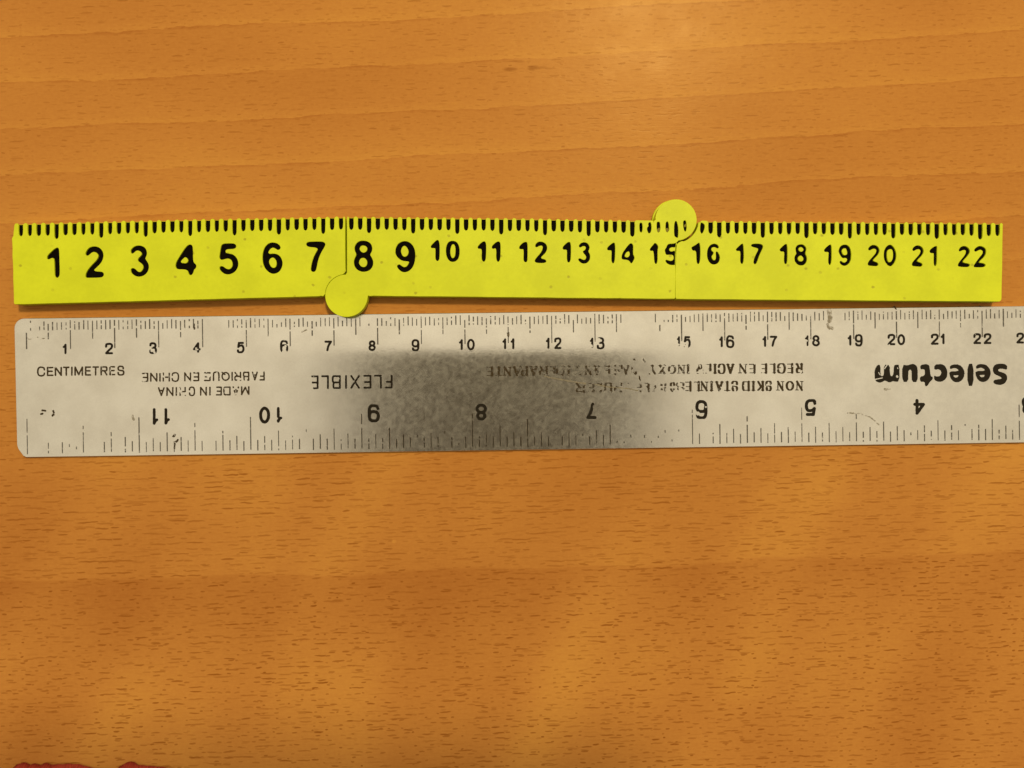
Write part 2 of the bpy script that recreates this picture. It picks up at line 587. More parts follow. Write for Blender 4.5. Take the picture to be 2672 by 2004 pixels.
two20 = [(425, 370), (440, 397), (470, 393), (520, 360), (570, 352), (610, 370), (625, 410), (600, 480), (530, 560), (440, 660), (410, 720), (425, 760), (530, 770), (640, 777), (665, 730), (640, 695), (570, 672), (530, 650), (545, 610), (640, 520), (680, 450), (690, 390), (660, 320), (600, 280), (530, 270), (470, 300), (435, 340)]
FIG = {
 1: (A, [([(480, 250), (495, 320), (500, 500), (510, 850), (495, 930), (448, 972), (400, 930), (395, 850), (385, 530), (360, 490), (320, 483), (270, 510), (225, 522), (208, 500), (215, 440), (300, 350), (400, 265), (445, 247)], [])]),
 2: (A, [([(1130, 380), (1145, 420), (1175, 433), (1215, 415), (1270, 360), (1330, 335), (1395, 355), (1440, 410), (1445, 450), (1420, 520), (1350, 600), (1260, 690), (1190, 780), (1145, 860), (1132, 930), (1150, 962), (1270, 962), (1490, 957), (1545, 940), (1573, 890), (1560, 850), (1520, 825), (1380, 820), (1335, 790), (1340, 765), (1400, 710), (1500, 610), (1550, 510), (1562, 420), (1545, 340), (1490, 265), (1420, 225), (1340, 215), (1250, 230), (1180, 285)], [])]),
 3: (B, [([(192, 320), (205, 375), (235, 382), (280, 350), (320, 312), (370, 302), (430, 330), (465, 390), (450, 430), (395, 480), (365, 530), (375, 570), (430, 600), (490, 660), (500, 720), (480, 780), (430, 830), (390, 835), (350, 810), (290, 750), (240, 735), (200, 755), (195, 800), (220, 860), (290, 915), (380, 938), (470, 925), (560, 870), (615, 780), (627, 690), (605, 610), (560, 545), (535, 505), (555, 460), (580, 390), (570, 310), (530, 245), (465, 205), (370, 192), (290, 210), (220, 265)], [])]),
 4: (B, [([(1635, 170), (1675, 200), (1685, 300), (1687, 550), (1710, 610), (1750, 640), (1770, 685), (1755, 730), (1710, 770), (1695, 840), (1660, 890), (1620, 902), (1590, 870), (1570, 800), (1530, 770), (1480, 760), (1330, 757), (1290, 735), (1270, 680), (1285, 600), (1350, 490), (1450, 330), (1530, 220), (1590, 175)],
          [[(1500, 462), (1550, 490), (1578, 545), (1560, 600), (1510, 625), (1450, 618), (1410, 610), (1392, 580), (1410, 545), (1455, 500)]])]),
 5: (C_, [([(430, 238), (620, 235), (680, 255), (702, 300), (680, 345), (620, 362), (500, 365), (450, 385), (437, 425), (455, 465), (500, 480), (600, 490), (680, 545), (730, 620), (750, 710), (740, 800), (690, 890), (610, 950), (510, 978), (420, 960), (350, 910), (305, 850), (305, 800), (350, 778), (400, 800), (450, 840), (510, 862), (570, 845), (610, 790), (620, 730), (600, 650), (560, 605), (500, 588), (440, 600), (380, 620), (330, 620), (300, 580), (310, 480), (340, 300), (370, 255)], [])]),
 6: (C_, [([(1590, 213), (1690, 235), (1750, 290), (1768, 340), (1740, 380), (1690, 383), (1650, 350), (1590, 325), (1535, 345), (1490, 400), (1467, 450), (1490, 485), (1540, 487), (1600, 480), (1690, 495), (1770, 560), (1810, 660), (1812, 750), (1780, 850), (1720, 920), (1640, 957), (1560, 957), (1470, 910), (1390, 820), (1345, 700), (1335, 560), (1350, 430), (1390, 330), (1460, 250), (1520, 222)],
           [[(1590, 565), (1640, 600), (1675, 670), (1675, 750), (1650, 810), (1595, 830), (1540, 800), (1500, 730), (1485, 670), (1505, 610), (1545, 575)]])]),
 7: (D, [([(130, 255), (150, 225), (200, 215), (400, 212), (455, 225), (475, 260), (460, 300), (400, 400), (360, 490), (335, 570), (320, 660), (305, 720), (285, 748), (250, 755), (220, 735), (215, 690), (235, 590), (270, 480), (320, 390), (343, 350), (320, 320), (280, 312), (180, 303), (145, 285)], [])]),
 8: (D, [([(1160, 195), (1240, 210), (1300, 255), (1322, 330), (1310, 390), (1275, 450), (1310, 500), (1335, 560), (1337, 620), (1315, 680), (1260, 735), (1160, 757), (1070, 730), (1010, 670), (990, 590), (1000, 530), (1045, 440), (1010, 380), (1003, 310), (1040, 240), (1090, 205)],
          [[(1160, 275), (1210, 290), (1237, 325), (1230, 370), (1205, 400), (1165, 417), (1120, 398), (1090, 355), (1095, 315), (1120, 285)],
           [(1160, 498), (1205, 515), (1235, 570), (1230, 630), (1195, 670), (1150, 675), (1105, 650), (1078, 600), (1085, 550), (1115, 510)]])]),
 9: (E_, [([(520, 273), (600, 285), (690, 350), (750, 460), (770, 590), (755, 760), (710, 890), (620, 985), (520, 1017), (440, 1000), (365, 935), (333, 880), (345, 845), (390, 832), (430, 860), (470, 890), (515, 903), (570, 880), (620, 800), (625, 765), (590, 750), (500, 745), (420, 720), (340, 650), (300, 580), (293, 510), (310, 420), (360, 335), (440, 285)],
           [[(515, 375), (570, 410), (610, 490), (610, 560), (580, 625), (515, 655), (460, 625), (430, 560), (420, 500), (445, 420), (480, 385)]])]),
 10: (E_, [([(1310, 245), (1335, 270), (1352, 370), (1352, 560), (1345, 700), (1320, 740), (1295, 745), (1265, 710), (1257, 650), (1262, 460), (1245, 432), (1180, 433), (1155, 425), (1145, 400), (1170, 360), (1250, 280), (1285, 252)], []),
           ([(1680, 265), (1760, 290), (1815, 370), (1835, 500), (1825, 620), (1790, 710), (1720, 760), (1640, 765), (1570, 720), (1525, 630), (1508, 510), (1520, 390), (1560, 305), (1615, 272)],
            [[(1690, 337), (1725, 365), (1742, 440), (1740, 560), (1725, 640), (1690, 680), (1655, 682), (1625, 640), (1607, 560), (1610, 470), (1635, 375), (1660, 345)]])]),
 11: (F_, [([(400, 183), (430, 205), (445, 290), (440, 500), (430, 620), (405, 665), (380, 668), (350, 630), (343, 560), (350, 390), (320, 355), (265, 357), (245, 335), (260, 290), (340, 210)], []),
           ([(745, 187), (780, 210), (790, 300), (785, 600), (755, 660), (730, 672), (705, 640), (692, 560), (697, 390), (680, 350), (650, 345), (610, 362), (585, 330), (600, 285), (690, 205)], [])]),
 12: (F_, [([(1405, 197), (1430, 215), (1440, 300), (1437, 620), (1425, 670), (1395, 682), (1360, 660), (1350, 600), (1358, 390), (1330, 362), (1270, 367), (1243, 345), (1260, 290), (1340, 215)], []),
           ([(1632, 290), (1640, 318), (1670, 318), (1720, 290), (1770, 275), (1810, 295), (1815, 340), (1795, 410), (1740, 490), (1650, 590), (1620, 640), (1625, 675), (1680, 698), (1830, 700), (1885, 680), (1890, 650), (1860, 622), (1790, 605), (1762, 580), (1775, 545), (1860, 470), (1905, 390), (1912, 310), (1880, 245), (1820, 205), (1750, 190), (1690, 205), (1645, 245)], [])]),
 13: (G_, [([(425, 197), (445, 230), (457, 330), (450, 600), (435, 660), (405, 693), (375, 660), (365, 580), (372, 400), (340, 375), (280, 378), (262, 345), (280, 300), (370, 215)], []),
           ([(652, 290), (665, 322), (690, 325), (730, 298), (780, 287), (815, 310), (825, 345), (800, 395), (760, 415), (750, 440), (790, 490), (830, 540), (830, 590), (800, 630), (750, 635), (710, 610), (660, 592), (637, 615), (660, 660), (720, 705), (780, 715), (850, 695), (905, 630), (920, 550), (905, 480), (870, 425), (895, 370), (905, 320), (880, 260), (830, 215), (760, 207), (690, 235)], [])]),
 14: (G_, [([(1500, 212), (1515, 260), (1520, 400), (1510, 640), (1485, 705), (1465, 708), (1440, 660), (1437, 580), (1445, 420), (1420, 390), (1350, 395), (1330, 360), (1360, 310), (1450, 235)], []),
           ([(1910, 232), (1945, 260), (1955, 310), (1947, 490), (1975, 540), (1985, 590), (1960, 640), (1925, 705), (1900, 705), (1865, 645), (1800, 620), (1700, 615), (1680, 580), (1690, 500), (1740, 410), (1830, 290), (1880, 240)],
            [[(1850, 415), (1875, 450), (1880, 510), (1850, 560), (1800, 578), (1745, 545), (1755, 500), (1790, 440)]])]),
 15: (H_, [([(385, 1058), (430, 1090), (455, 1140), (437, 1200), (440, 1400), (425, 1480), (405, 1490), (380, 1460), (370, 1300), (360, 1230), (335, 1210), (300, 1220), (283, 1195), (310, 1150), (360, 1095)], []),
           ([(832, 1062), (822, 1100), (800, 1150), (740, 1140), (690, 1160), (675, 1200), (700, 1235), (740, 1240), (798, 1218), (806, 1265), (808, 1340), (806, 1420), (802, 1494), (790, 1512), (700, 1507), (640, 1480), (605, 1430), (620, 1408), (660, 1420), (720, 1437), (765, 1415), (780, 1370), (770, 1315), (730, 1295), (660, 1297), (620, 1300), (600, 1240), (595, 1195), (625, 1160), (645, 1100), (680, 1080), (760, 1078), (800, 1068)], [])]),
 16: (H_, [([(1300, 1055), (1315, 1110), (1322, 1220), (1315, 1430), (1290, 1488), (1270, 1488), (1248, 1440), (1245, 1280), (1235, 1230), (1205, 1208), (1170, 1217), (1143, 1165), (1150, 1145), (1220, 1110), (1280, 1065)], []),
           ([(1600, 1073), (1670, 1090), (1705, 1140), (1690, 1170), (1660, 1160), (1610, 1135), (1560, 1150), (1542, 1190), (1560, 1230), (1595, 1250), (1585, 1290), (1550, 1330), (1560, 1380), (1590, 1415), (1615, 1422), (1645, 1400), (1650, 1330), (1645, 1250), (1665, 1232), (1700, 1280), (1727, 1350), (1710, 1440), (1660, 1490), (1590, 1502), (1530, 1475), (1480, 1400), (1463, 1300), (1475, 1190), (1520, 1110)], [])]),
 17: (I_, [([(1455, 240), (1470, 280), (1480, 450), (1478, 640), (1455, 715), (1430, 722), (1405, 680), (1402, 600), (1410, 440), (1380, 405), (1315, 410), (1295, 380), (1330, 340), (1420, 255)], []),
           ([(1660, 285), (1680, 255), (1740, 243), (1870, 245), (1930, 270), (1945, 310), (1920, 380), (1860, 500), (1820, 610), (1790, 700), (1755, 733), (1725, 710), (1722, 660), (1750, 560), (1800, 460), (1840, 380), (1820, 345), (1760, 328), (1690, 310)], [])]),
 18: (J_, [([(480, 243), (495, 290), (503, 400), (498, 660), (480, 720), (455, 728), (430, 690), (427, 600), (437, 450), (410, 420), (345, 425), (318, 385), (350, 345), (430, 270)], []),
           ([(830, 258), (890, 265), (945, 320), (960, 380), (925, 470), (965, 550), (972, 620), (950, 700), (890, 755), (790, 758), (720, 710), (680, 640), (680, 545), (732, 475), (705, 400), (710, 320), (760, 270)],
            [[(830, 313), (880, 340), (900, 380), (880, 420), (832, 442), (785, 415), (762, 370), (785, 330)],
             [(828, 517), (875, 550), (897, 600), (885, 650), (830, 675), (775, 655), (745, 600), (765, 555), (800, 525)]])]),
 19: (J_, [([(1545, 258), (1562, 310), (1565, 500), (1560, 660), (1540, 740), (1515, 748), (1492, 690), (1492, 600), (1505, 450), (1480, 432), (1410, 435), (1385, 400), (1420, 350), (1500, 280)], []),
           ([(1880, 265), (1950, 275), (2010, 340), (2035, 450), (2035, 580), (2010, 680), (1950, 745), (1880, 770), (1810, 750), (1763, 690), (1775, 660), (1800, 660), (1840, 690), (1880, 702), (1930, 670), (1950, 620), (1930, 582), (1890, 575), (1835, 587), (1780, 520), (1745, 440), (1750, 360), (1790, 300), (1830, 275)],
            [[(1880, 340), (1920, 355), (1940, 410), (1950, 465), (1935, 505), (1885, 523), (1840, 505), (1820, 460), (1805, 415), (1825, 365)]])]),
 20: (K_, [(two20, []),
           ([(950, 265), (1010, 295), (1070, 390), (1095, 500), (1085, 610), (1040, 710), (980, 775), (930, 775), (870, 730), (815, 640), (798, 540), (805, 420), (840, 340), (890, 285)],
            [[(965, 362), (1000, 380), (1022, 450), (1022, 560), (1000, 640), (960, 685), (910, 690), (885, 650), (865, 560), (865, 450), (885, 395), (930, 368)]])]),
 21: (K_, [(sh(two20, 1062, 12), []),
           ([(2050, 297), (2075, 310), (2070, 400), (2068, 690), (2050, 765), (2025, 775), (2003, 730), (2000, 600), (2005, 480), (1990, 460), (1930, 463), (1897, 430), (1920, 380), (1990, 325)], [])]),
 22: (L_, [([(430, 640), (440, 663), (465, 655), (510, 632), (550, 638), (565, 660), (550, 720), (500, 785), (430, 870), (413, 915), (430, 935), (520, 943), (605, 943), (632, 908), (600, 885), (530, 875), (495, 855), (510, 825), (590, 740), (630, 670), (610, 610), (560, 575), (510, 568), (460, 590)], []),
           ([(705, 640), (725, 668), (760, 655), (800, 630), (840, 632), (868, 665), (860, 710), (800, 780), (720, 890), (700, 930), (710, 947), (890, 947), (915, 910), (880, 880), (790, 872), (800, 840), (880, 770), (915, 710), (920, 640), (895, 600), (840, 572), (790, 570), (740, 600)], [])]),
}


def fig_px(n):
    (ox, oy, s), shapes = FIG[n]
    f = lambda l: chaikin([(ox + x / s, oy + y / s) for x, y in l], 2)

    def grow(l, w):
        l = l if area2(l) > 0 else l[::-1]
        return inset(l, w)
    return [(grow(f(o), -0.55), [grow(f(h), 0.45) for h in hs]) for o, hs in shapes]


def lerp(a, b, t):
    return a + (b - a) * t


def interp(x, xs, ys):
    return float(np.interp(x, xs, ys))


def arc(cx, cy, r, a0, a1, n):
    return [(cx + r * math.cos(math.radians(lerp(a0, a1, i / n))), cy - r * math.sin(math.radians(lerp(a0, a1, i / n)))) for i in range(n + 1)]


LONG = {  # photo x of every long (whole centimetre) slot
 1: 147.2, 2: 263.6, 3: 379.7, 4: 495.9, 5: 611.7, 6: 727.4, 7: 843.2, 8: 962.8, 9: 1078.0, 10: 1193.2, 11: 1307.8,
 12: 1422.2, 13: 1536.1, 14: 1650.1, 15: 1764.3, 16: 1877.0, 17: 1990.6, 18: 2104.6, 19: 2217.9, 20: 2331.2, 21: 2444.8, 22: 2558.0}
TOPX = [38, 150, 500, 895, 915, 1340, 1660, 1700, 1850, 2000, 2560, 2620]
TOPY = [583, 580.5, 572, 565, 565, 569, 574.5, 575, 576, 577, 581, 582]


def top_y(x):
    return interp(x, TOPX, TOPY)


def slots(a, b):
    """(x, is_long) of the slots between two photo x"""
    ks = sorted(LONG)
    out = []
    for k in range(0, 23):
        for j in range(5):
            t = k + j * 0.2
            if t < 1:
                x = 147.2 - (1 - t) * 116.4
            elif t >= 22:
                x = 2558 + (t - 22) * 113.0
            else:
                if 7 <= t < 8:
                    x = 843.2 + (t - 7) * 115.8 if t < 7.5 else 962.8 - (8 - t) * 115.6
                else:
                    x = interp(t, ks, [LONG[q] for q in ks])
            if a < x < b:
                out.append((x, j == 0))
    return out


def comb(a, b, skip=()):
    """top edge of a segment from photo x=a to x=b: teeth with round tips and round bottomed slots"""
    pts = []
    cur = a
    sl = [s for s in slots(a + 3, b - 3) if not any(abs(s[0] - q) < 6 for q in skip)]

    def tooth(x0, x1):
        w = x1 - x0
        r = min(5.0, w * 0.45)
        for f, dy in ((0.0, 6.0), (0.18, 2.6), (0.55, 0.7), (1.0, 0.0)):
            pts.append((x0 + r * f, top_y(x0) + dy + random.uniform(-0.3, 0.3)))
        for f, dy in ((1.0, 0.0), (0.55, 0.7), (0.18, 2.6), (0.0, 6.0)):
            pts.append((x1 - r * f, top_y(x1) + dy + random.uniform(-0.3, 0.3)))

    for x, lg in sl:
        hw = 5.7 + random.uniform(-0.35, 0.35)
        tooth(cur, x - hw)
        y0 = top_y(x)
        yb = y0 + (43.5 if lg else 34.0) + random.uniform(-0.8, 0.8)
        pts.append((x - hw - 0.3, y0 + 16))
        pts.append((x - hw + 0.3, yb - 7))
        pts.append((x - hw * 0.72, yb - 2.6))
        pts.append((x - 1.0, yb))
        pts.append((x + 1.0, yb))
        pts.append((x + hw * 0.72, yb - 2.6))
        pts.append((x + hw - 0.3, yb - 7))
        pts.append((x + hw + 0.3, y0 + 16))
        cur = x + hw
    tooth(cur, b)
    return pts


rule = empty("folding_ruler", (0, 0, 0))
tag(rule, "bright yellow folding ruler of three hinged pieces with engraved black numbers", "ruler")

D1 = (904.0, 771.5, 55.5)     # hinge discs, photo pixels (cx, cy, r)
D2 = (1764.0, 574.0, 54.0)


def wob(pts, s=0.35):
    return [(x + random.uniform(-s, s), y + random.uniform(-s, s)) for x, y in pts]


def edge(x0, y0, x1, y1, n):
    return [(lerp(x0, x1, i / n), lerp(y0, y1, i / n)) for i in range(1, n)]


# --- outlines in photo pixels, clockwise on the picture starting at the top left
left_top = comb(37, 900.2)
left_rest = wob([(900.4, 600), (900.8, 650), (901.0, 700), (902.0, 708), (899.5, 711.5)]) + \
    [(x - 0.7, y - 0.7) for x, y in arc(D1[0], D1[1], D1[2], 100, 176, 14)] + \
    [(845.5, 770.5), (842.5, 773.2), (838, 771.6), (832, 773.0)] + wob(edge(832, 773, 37, 794.5, 26), 0.3) + \
    [(38, 794), (36.0, 790)] + wob(edge(36, 790, 31.5, 625, 8), 0.5) + [(31.0, 622), (34.5, 615), (35.2, 606)]
mid_top = comb(905.3, 1706, skip=(1695.9, 1673.0))
mid_rest = [(1706, 577), (1711.5, 572)] + arc(D2[0], D2[1], D2[2], 176, -58, 40) + \
    arc(D2[0], D2[1], D2[2], -62, -78, 4) + [(1771.0, 627.2), (1768.0, 630.5), (1764.5, 634.5), (1763.0, 645), (1762.4, 700)] + \
    wob([(1762.2, 730), (1762.0, 755), (1762.0, 776), (1760, 779.6)], 0.25) + wob(edge(1758, 779.9, 975, 772.0, 26), 0.3) + [(972, 771.8), (965, 772.8), (960.5, 771.0)] + \
    arc(D1[0], D1[1], D1[2], -4, -176, 34) + arc(D1[0], D1[1], D1[2], 180, 101, 14) + [(901.5, 716.5), (904.6, 712.5), (905.4, 707)] + wob([(905.2, 680), (905.1, 640), (905.2, 600)], 0.3)
right_top = comb(1827, 2617.5, skip=(1832.0,))
right_rest = wob([(2617.0, 588), (2616.2, 640), (2615, 700), (2613.8, 750)], 0.4) + [(2613.5, 779), (2612, 784), (2607, 787)] + \
    wob(edge(2606, 787, 1768, 780.2, 28), 0.3) + [(1765, 779.8), (1762.7, 776)] + wob([(1762.5, 755), (1762.5, 730)], 0.1) + \
    [(1762.8, 700), (1764.8, 648), (1766.5, 637), (1772, 632.3), (1779, 629.3)] + \
    [p for p in arc(D2[0], D2[1], D2[2] + 5.2, -70, -14, 16)] + [(1822.5, 580)]


def seg_px_bev(top, rest, wide=0.05, tight=0.045):
    return top + rest, [tight] * len(top) + [wide] * len(rest)


extra_holes = {1: [], 2: [], 3: []}


def hp(o, pts):
    return chaikin([(o[0] + x / o[2], o[1] + y / o[2]) for x, y in pts], 2)


# slots cut in the upper hinge disc and the damaged ones beside it
disc_slots = [hp(H_, [(425, 640), (440, 622), (480, 622), (492, 650), (500, 720), (495, 810), (462, 852), (432, 820), (422, 740)]),
              hp(H_, [(610, 640), (640, 608), (668, 640), (675, 730), (678, 810), (640, 848), (608, 810), (605, 720)]),
              hp(H_, [(790, 640), (815, 598), (845, 625), (872, 760), (866, 940), (850, 955), (800, 930), (783, 890), (782, 740)]),
              hp(H_, [(968, 620), (985, 595), (1020, 590), (1038, 650), (1042, 770), (1020, 828), (995, 815), (970, 720)])]
broken = hp(H_, [(262, 632), (308, 630), (320, 760), (302, 845), (250, 868), (215, 752), (258, 715), (246, 668)])
lip_slot = hp(H_, [(1330, 640), (1360, 638), (1422, 685), (1402, 800), (1355, 880), (1322, 830), (1318, 750)])
short14 = hp(H_, [(70, 640), (128, 640), (134, 760), (122, 830), (100, 848), (74, 820), (66, 740)])
plugs = [hp(H_, [(424, 770), (500, 730), (502, 810), (462, 858), (428, 826)]),
         hp(H_, [(600, 748), (682, 748), (682, 812), (640, 852), (602, 812)]),
         hp(H_, [(985, 690), (1046, 640), (1046, 700), (1000, 740)])]
extra_holes[2] = disc_slots + [short14, broken]
extra_holes[3] = [lip_slot]


def build_segment(idx, top, rest, nums, label):
    px, bev = seg_px_bev(top, rest)
    outer = clean(WV(px, T))
    if len(outer) != len(px):
        bev = [0.08] * len(outer)
    if area2(outer) < 0:
        outer, bev = outer[::-1], bev[::-1]
    holes = []
    for n in nums:
        for o, hs in fig_px(n):
            holes.append((WV(o, T), [WV(h, T) for h in hs]))
    cut = [h[0] for h in holes] + [WV(h, T) for h in extra_holes[idx]]
    zf = T - DEPTH
    face = prism("ruler_segment", outer, cut, zf, T, M_YEL, rule, bev, 0.05)
    face["label"] = label
    # counters of 4, 6, 8, 9, 0 are little islands standing inside the engraved figures; they belong to the plate
    isl = [i for h in holes for i in h[1]]
    if isl:
        vv, ff = [], []
        for q in isl:
            q = q if area2(q) > 0 else q[::-1]
            ins = inset(q, 0.05)
            k, n = len(vv), len(q)
            vv += [(p[0], p[1], T) for p in ins] + [(p[0], p[1], T - 0.05) for p in q] + [(p[0], p[1], zf - 0.02) for p in q]
            ff.append(tuple(range(k, k + n)))
            for i in range(n):
                j = (i + 1) % n
                ff += [(k + n + i, k + n + j, k + j, k + i), (k + 2 * n + i, k + 2 * n + j, k + n + j, k + n + i)]
        me = face.data
        bv = [tuple(v.co / MM) for v in me.vertices]
        bf = [tuple(p.vertices) for p in me.polygons]
        k = len(bv)
        nm = bpy.data.meshes.new("ruler_segment")
        nm.from_pydata([(x * MM, y * MM, z * MM) for x, y, z in bv + vv], [], bf + [tuple(k + i for i in f) for f in ff])
        nm.update()
        nm.materials.append(M_YEL)
        face.data = nm
    # lower layer: plain body whose top edge lies a little inside the tips of the teeth
    body = [(x, top_y(x) + 2.6) for x in np.linspace(top[0][0], top[-1][0], 12)] + rest
    low = clean(WV(body, T))
    if idx == 2:
        low = clean(WV(body, T))
    z_low = 0.02
    prism("base_layer", low, [], 0.95 if idx == 2 else z_low, zf - 0.03, M_YEL, face, 0.02)
    if idx == 2:    # the hinge discs are half lapped: full thickness only between them
        core = WV([(905, 571), (1700, 580), (1700, 640), (1762, 640), (1762, 779), (965, 772), (962, 740), (930, 716), (905.5, 708)], T)
        prism("base_layer", core, [], z_low, 0.94, M_YEL, face, 0.02)
    if idx == 3:    # lower half of the upper hinge, peeping out beside the disc on top of it
        prism("hinge_disc", WV(arc(D2[0] - 6.5, D2[1] + 3, D2[2] + 1.5, 0, 351, 40), 1.0), [], z_low, 0.9, M_YEL, face, 0.1)
    # black floors of the engraving
    zi = zf - 0.012
    for n, shp in zip(nums, [fig_px(n) for n in nums]):
        polys = []
        for o, hs in shp:
            w = WV(o, T)
            w = w if area2(w) > 0 else w[::-1]
            hh = [WV(h, T) for h in hs]
            hh = [h if area2(h) < 0 else h[::-1] for h in hh]
            polys.append((inset(w, -0.10), [inset(h, 0.0) for h in hh]))
        sheet("numeral", polys, zi, M_BLACK, face)
    marks = []
    x0, x1 = top[0][0], top[-1][0]
    for x, lg in slots(x0 + 3, x1 - 3):
        y = top_y(x)
        marks.append((WV([(x - 6.2, y + 3.4), (x + 6.2, y + 3.4), (x + 6.2, y + (46 if lg else 36.5)), (x - 6.2, y + (46 if lg else 36.5))][::-1], T), []))
    marks = [m for m in marks if not (idx == 2 and any(abs(m[0][0][0] - WV([(q + 6.2, 600)], T)[0][0]) < 0.6 for q in ()))]
    if idx == 2:
        marks = [m for m in marks if m[0][0][0] < W(1668, 600, T)[0]]
        for h in disc_slots + [short14, broken]:
            w = WV(h, T)
            w = w if area2(w) > 0 else w[::-1]
            marks.append((inset(w, -0.07), []))
    if idx == 3:
        marks = [m for m in marks if m[0][-1][0] > W(1845, 600, T)[0]]
        w = WV(lip_slot, T)
        w = w if area2(w) > 0 else w[::-1]
        marks.append((inset(w, -0.07), []))
    sheet("graduation_marks", marks, zi + 0.004, M_BLACK, face)
    if idx == 2:
        sheet("smeared_plastic", [((lambda w: w if area2(w) > 0 else w[::-1])(WV(q, T)), []) for q in plugs], T - 0.22, M_OLIVE, face)
    return face


build_segment(1, left_top, left_rest, [1, 2, 3, 4, 5, 6, 7], "left piece numbered 1 to 7")
build_segment(2, mid_top, mid_rest, list(range(8, 16)), "middle piece numbered 8 to 15 with both round hinge discs")
build_segment(3, right_top, right_rest, list(range(16, 23)), "right piece numbered 16 to 22")

# ------------------------------------------------------------------ steel rule
steel = empty("steel_ruler", (0, 0, 0))
tag(steel, "worn satin stainless steel ruler with faded black printing along the desk", "ruler")
SR = np.array([[math.cos(RZ), -math.sin(RZ)], [math.sin(RZ), math.cos(RZ)]])
S0 = np.array([TT[0], TT[1]])


def S(x, y):
    """steel rule's own mm (x from its centimetre zero, y up from its top edge) -> world mm"""
    p = SR @ np.array([x, y]) + S0
    return float(p[0]), float(p[1])


def S_inv(px, py):
    w = np.array(W(px, py, STEEL)) - S0
    return SR.T @ w


SW, XL, XR = 31.8, -2.75, 309.0


def blade():
    pts = []
    r = 2.3
    for a in range(180, 89, -10):
        pts.append((XL + r + r * math.cos(math.radians(a)), -r + r * math.sin(math.radians(a))))
    for a in range(90, -1, -10):
        pts.append((XR - r + r * math.cos(math.radians(a)), -r + r * math.sin(math.radians(a))))
    for a in range(0, -91, -10):
        pts.append((XR - r + r * math.cos(math.radians(a)), -SW + r + r * math.sin(math.radians(a))))
    pts += [(XL + 2.3, -SW), (XL + 1.6, -SW + 0.35), (XL + 0.45, -SW + 2.0), (XL + 0.2, -SW + 3.0)]
    w = [S(*p) for p in pts]
    o = prism("blade", w, [], 0.03, STEEL, M_STEEL, steel, 0.12)
    me = o.data
    uv = me.uv_layers.new(name="brushed")
    for lp in me.loops:
        co = me.vertices[lp.vertex_index].co
        uv.data[lp.index].uv = (co.x * BR[0] + co.y * BR[1], -co.x * BR[1] + co.y * BR[0])
    return o


BR = (1.0, 0.0)
blade()

# --- printed marks: distance fields in photo pixels cut into flat ink, with worn gaps
rng = np.random.default_rng(11)
NOISE = rng.random((256, 256))


def vnoise(x, y, s):
    x, y = x / s, y / s
    xi, yi = np.floor(x).astype(int), np.floor(y).astype(int)
    fx, fy = x - xi, y - yi
    fx, fy = fx * fx * (3 - 2 * fx), fy * fy * (3 - 2 * fy)
    g = lambda a, b: NOISE[a % 256, b % 256]
    return (g(xi, yi) * (1 - fx) + g(xi + 1, yi) * fx) * (1 - fy) + (g(xi, yi + 1) * (1 - fx) + g(xi + 1, yi + 1) * fx) * fy


def seg_dist(X, Y, a, b):
    dx, dy = b[0] - a[0], b[1] - a[1]
    L = dx * dx + dy * dy
    t = np.clip(((X - a[0]) * dx + (Y - a[1]) * dy) / (L if L > 0 else 1), 0, 1)
    return np.hypot(X - a[0] - t * dx, Y - a[1] - t * dy)


def poly_field(X, Y, poly):
    d = np.full(X.shape, 1e9)
    ins = np.zeros(X.shape, bool)
    n = len(poly)
    for i in range(n):
        a, b = poly[i], poly[(i + 1) % n]
        d = np.minimum(d, seg_dist(X, Y, a, b))
        c = ((a[1] > Y) != (b[1] > Y))
        with np.errstate(divide='ignore', invalid='ignore'):
            xi = (b[0] - a[0]) * (Y - a[1]) / (b[1] - a[1] if b[1] != a[1] else 1e-9) + a[0]
        ins ^= c & (X < xi)
    return np.where(ins, -d, d)


class Ink:
    """collects flat ink pieces of one printed item"""
    Z = STEEL + 0.015

    def __init__(self):
        self.v, self.f = [], []

    def add_field(self, x0, y0, Fd, step):
        ny, nx = Fd.shape
        ins = Fd < 0
        for j in range(ny - 1):
            run = None
            for i in range(nx - 1):
                c = [(i, j), (i + 1, j), (i + 1, j + 1), (i, j + 1)]
                s = [ins[b, a] for a, b in c]
                if all(s):
                    if run is None:
                        run = i
                    continue
                if run is not None:
                    self.poly([(x0 + run * step, y0 + j * step), (x0 + i * step, y0 + j * step), (x0 + i * step, y0 + (j + 1) * step), (x0 + run * step, y0 + (j + 1) * step)])
                    run = None
                if not any(s):
                    continue
                pts = []
                for q in range(4):
                    a, b = c[q], c[(q + 1) % 4]
                    fa, fb = Fd[a[1], a[0]], Fd[b[1], b[0]]
                    if fa < 0:
                        pts.append((x0 + a[0] * step, y0 + a[1] * step))
                    if (fa < 0) != (fb < 0):
                        t = fa / (fa - fb)
                        pts.append((x0 + (a[0] + (b[0] - a[0]) * t) * step, y0 + (a[1] + (b[1] - a[1]) * t) * step))
                if len(pts) >= 3:
                    self.poly(pts)
            if run is not None:
                i = nx - 1
                self.poly([(x0 + run * step, y0 + j * step), (x0 + i * step, y0 + j * step), (x0 + i * step, y0 + (j + 1) * step), (x0 + run * step, y0 + (j + 1) * step)])

    def poly(self, pts):
        k = len(self.v)
        self.v += [W(x, y, self.Z) + (self.Z,) for x, y in pts]
        self.f.append(tuple(range(k + len(pts) - 1, k - 1, -1)))

    def quad_mm(self, x0, x1, y0, y1):
        k = len(self.v)
        self.v += [S(x0, y0) + (self.Z,), S(x1, y0) + (self.Z,), S(x1, y1) + (self.Z,), S(x0, y1) + (self.Z,)]
        self.f.append((k, k + 1, k + 2, k + 3))

    def build(self, name, mat):
        if not self.f:
            return None
        return mesh_obj(name, self.v, self.f, mat, steel)


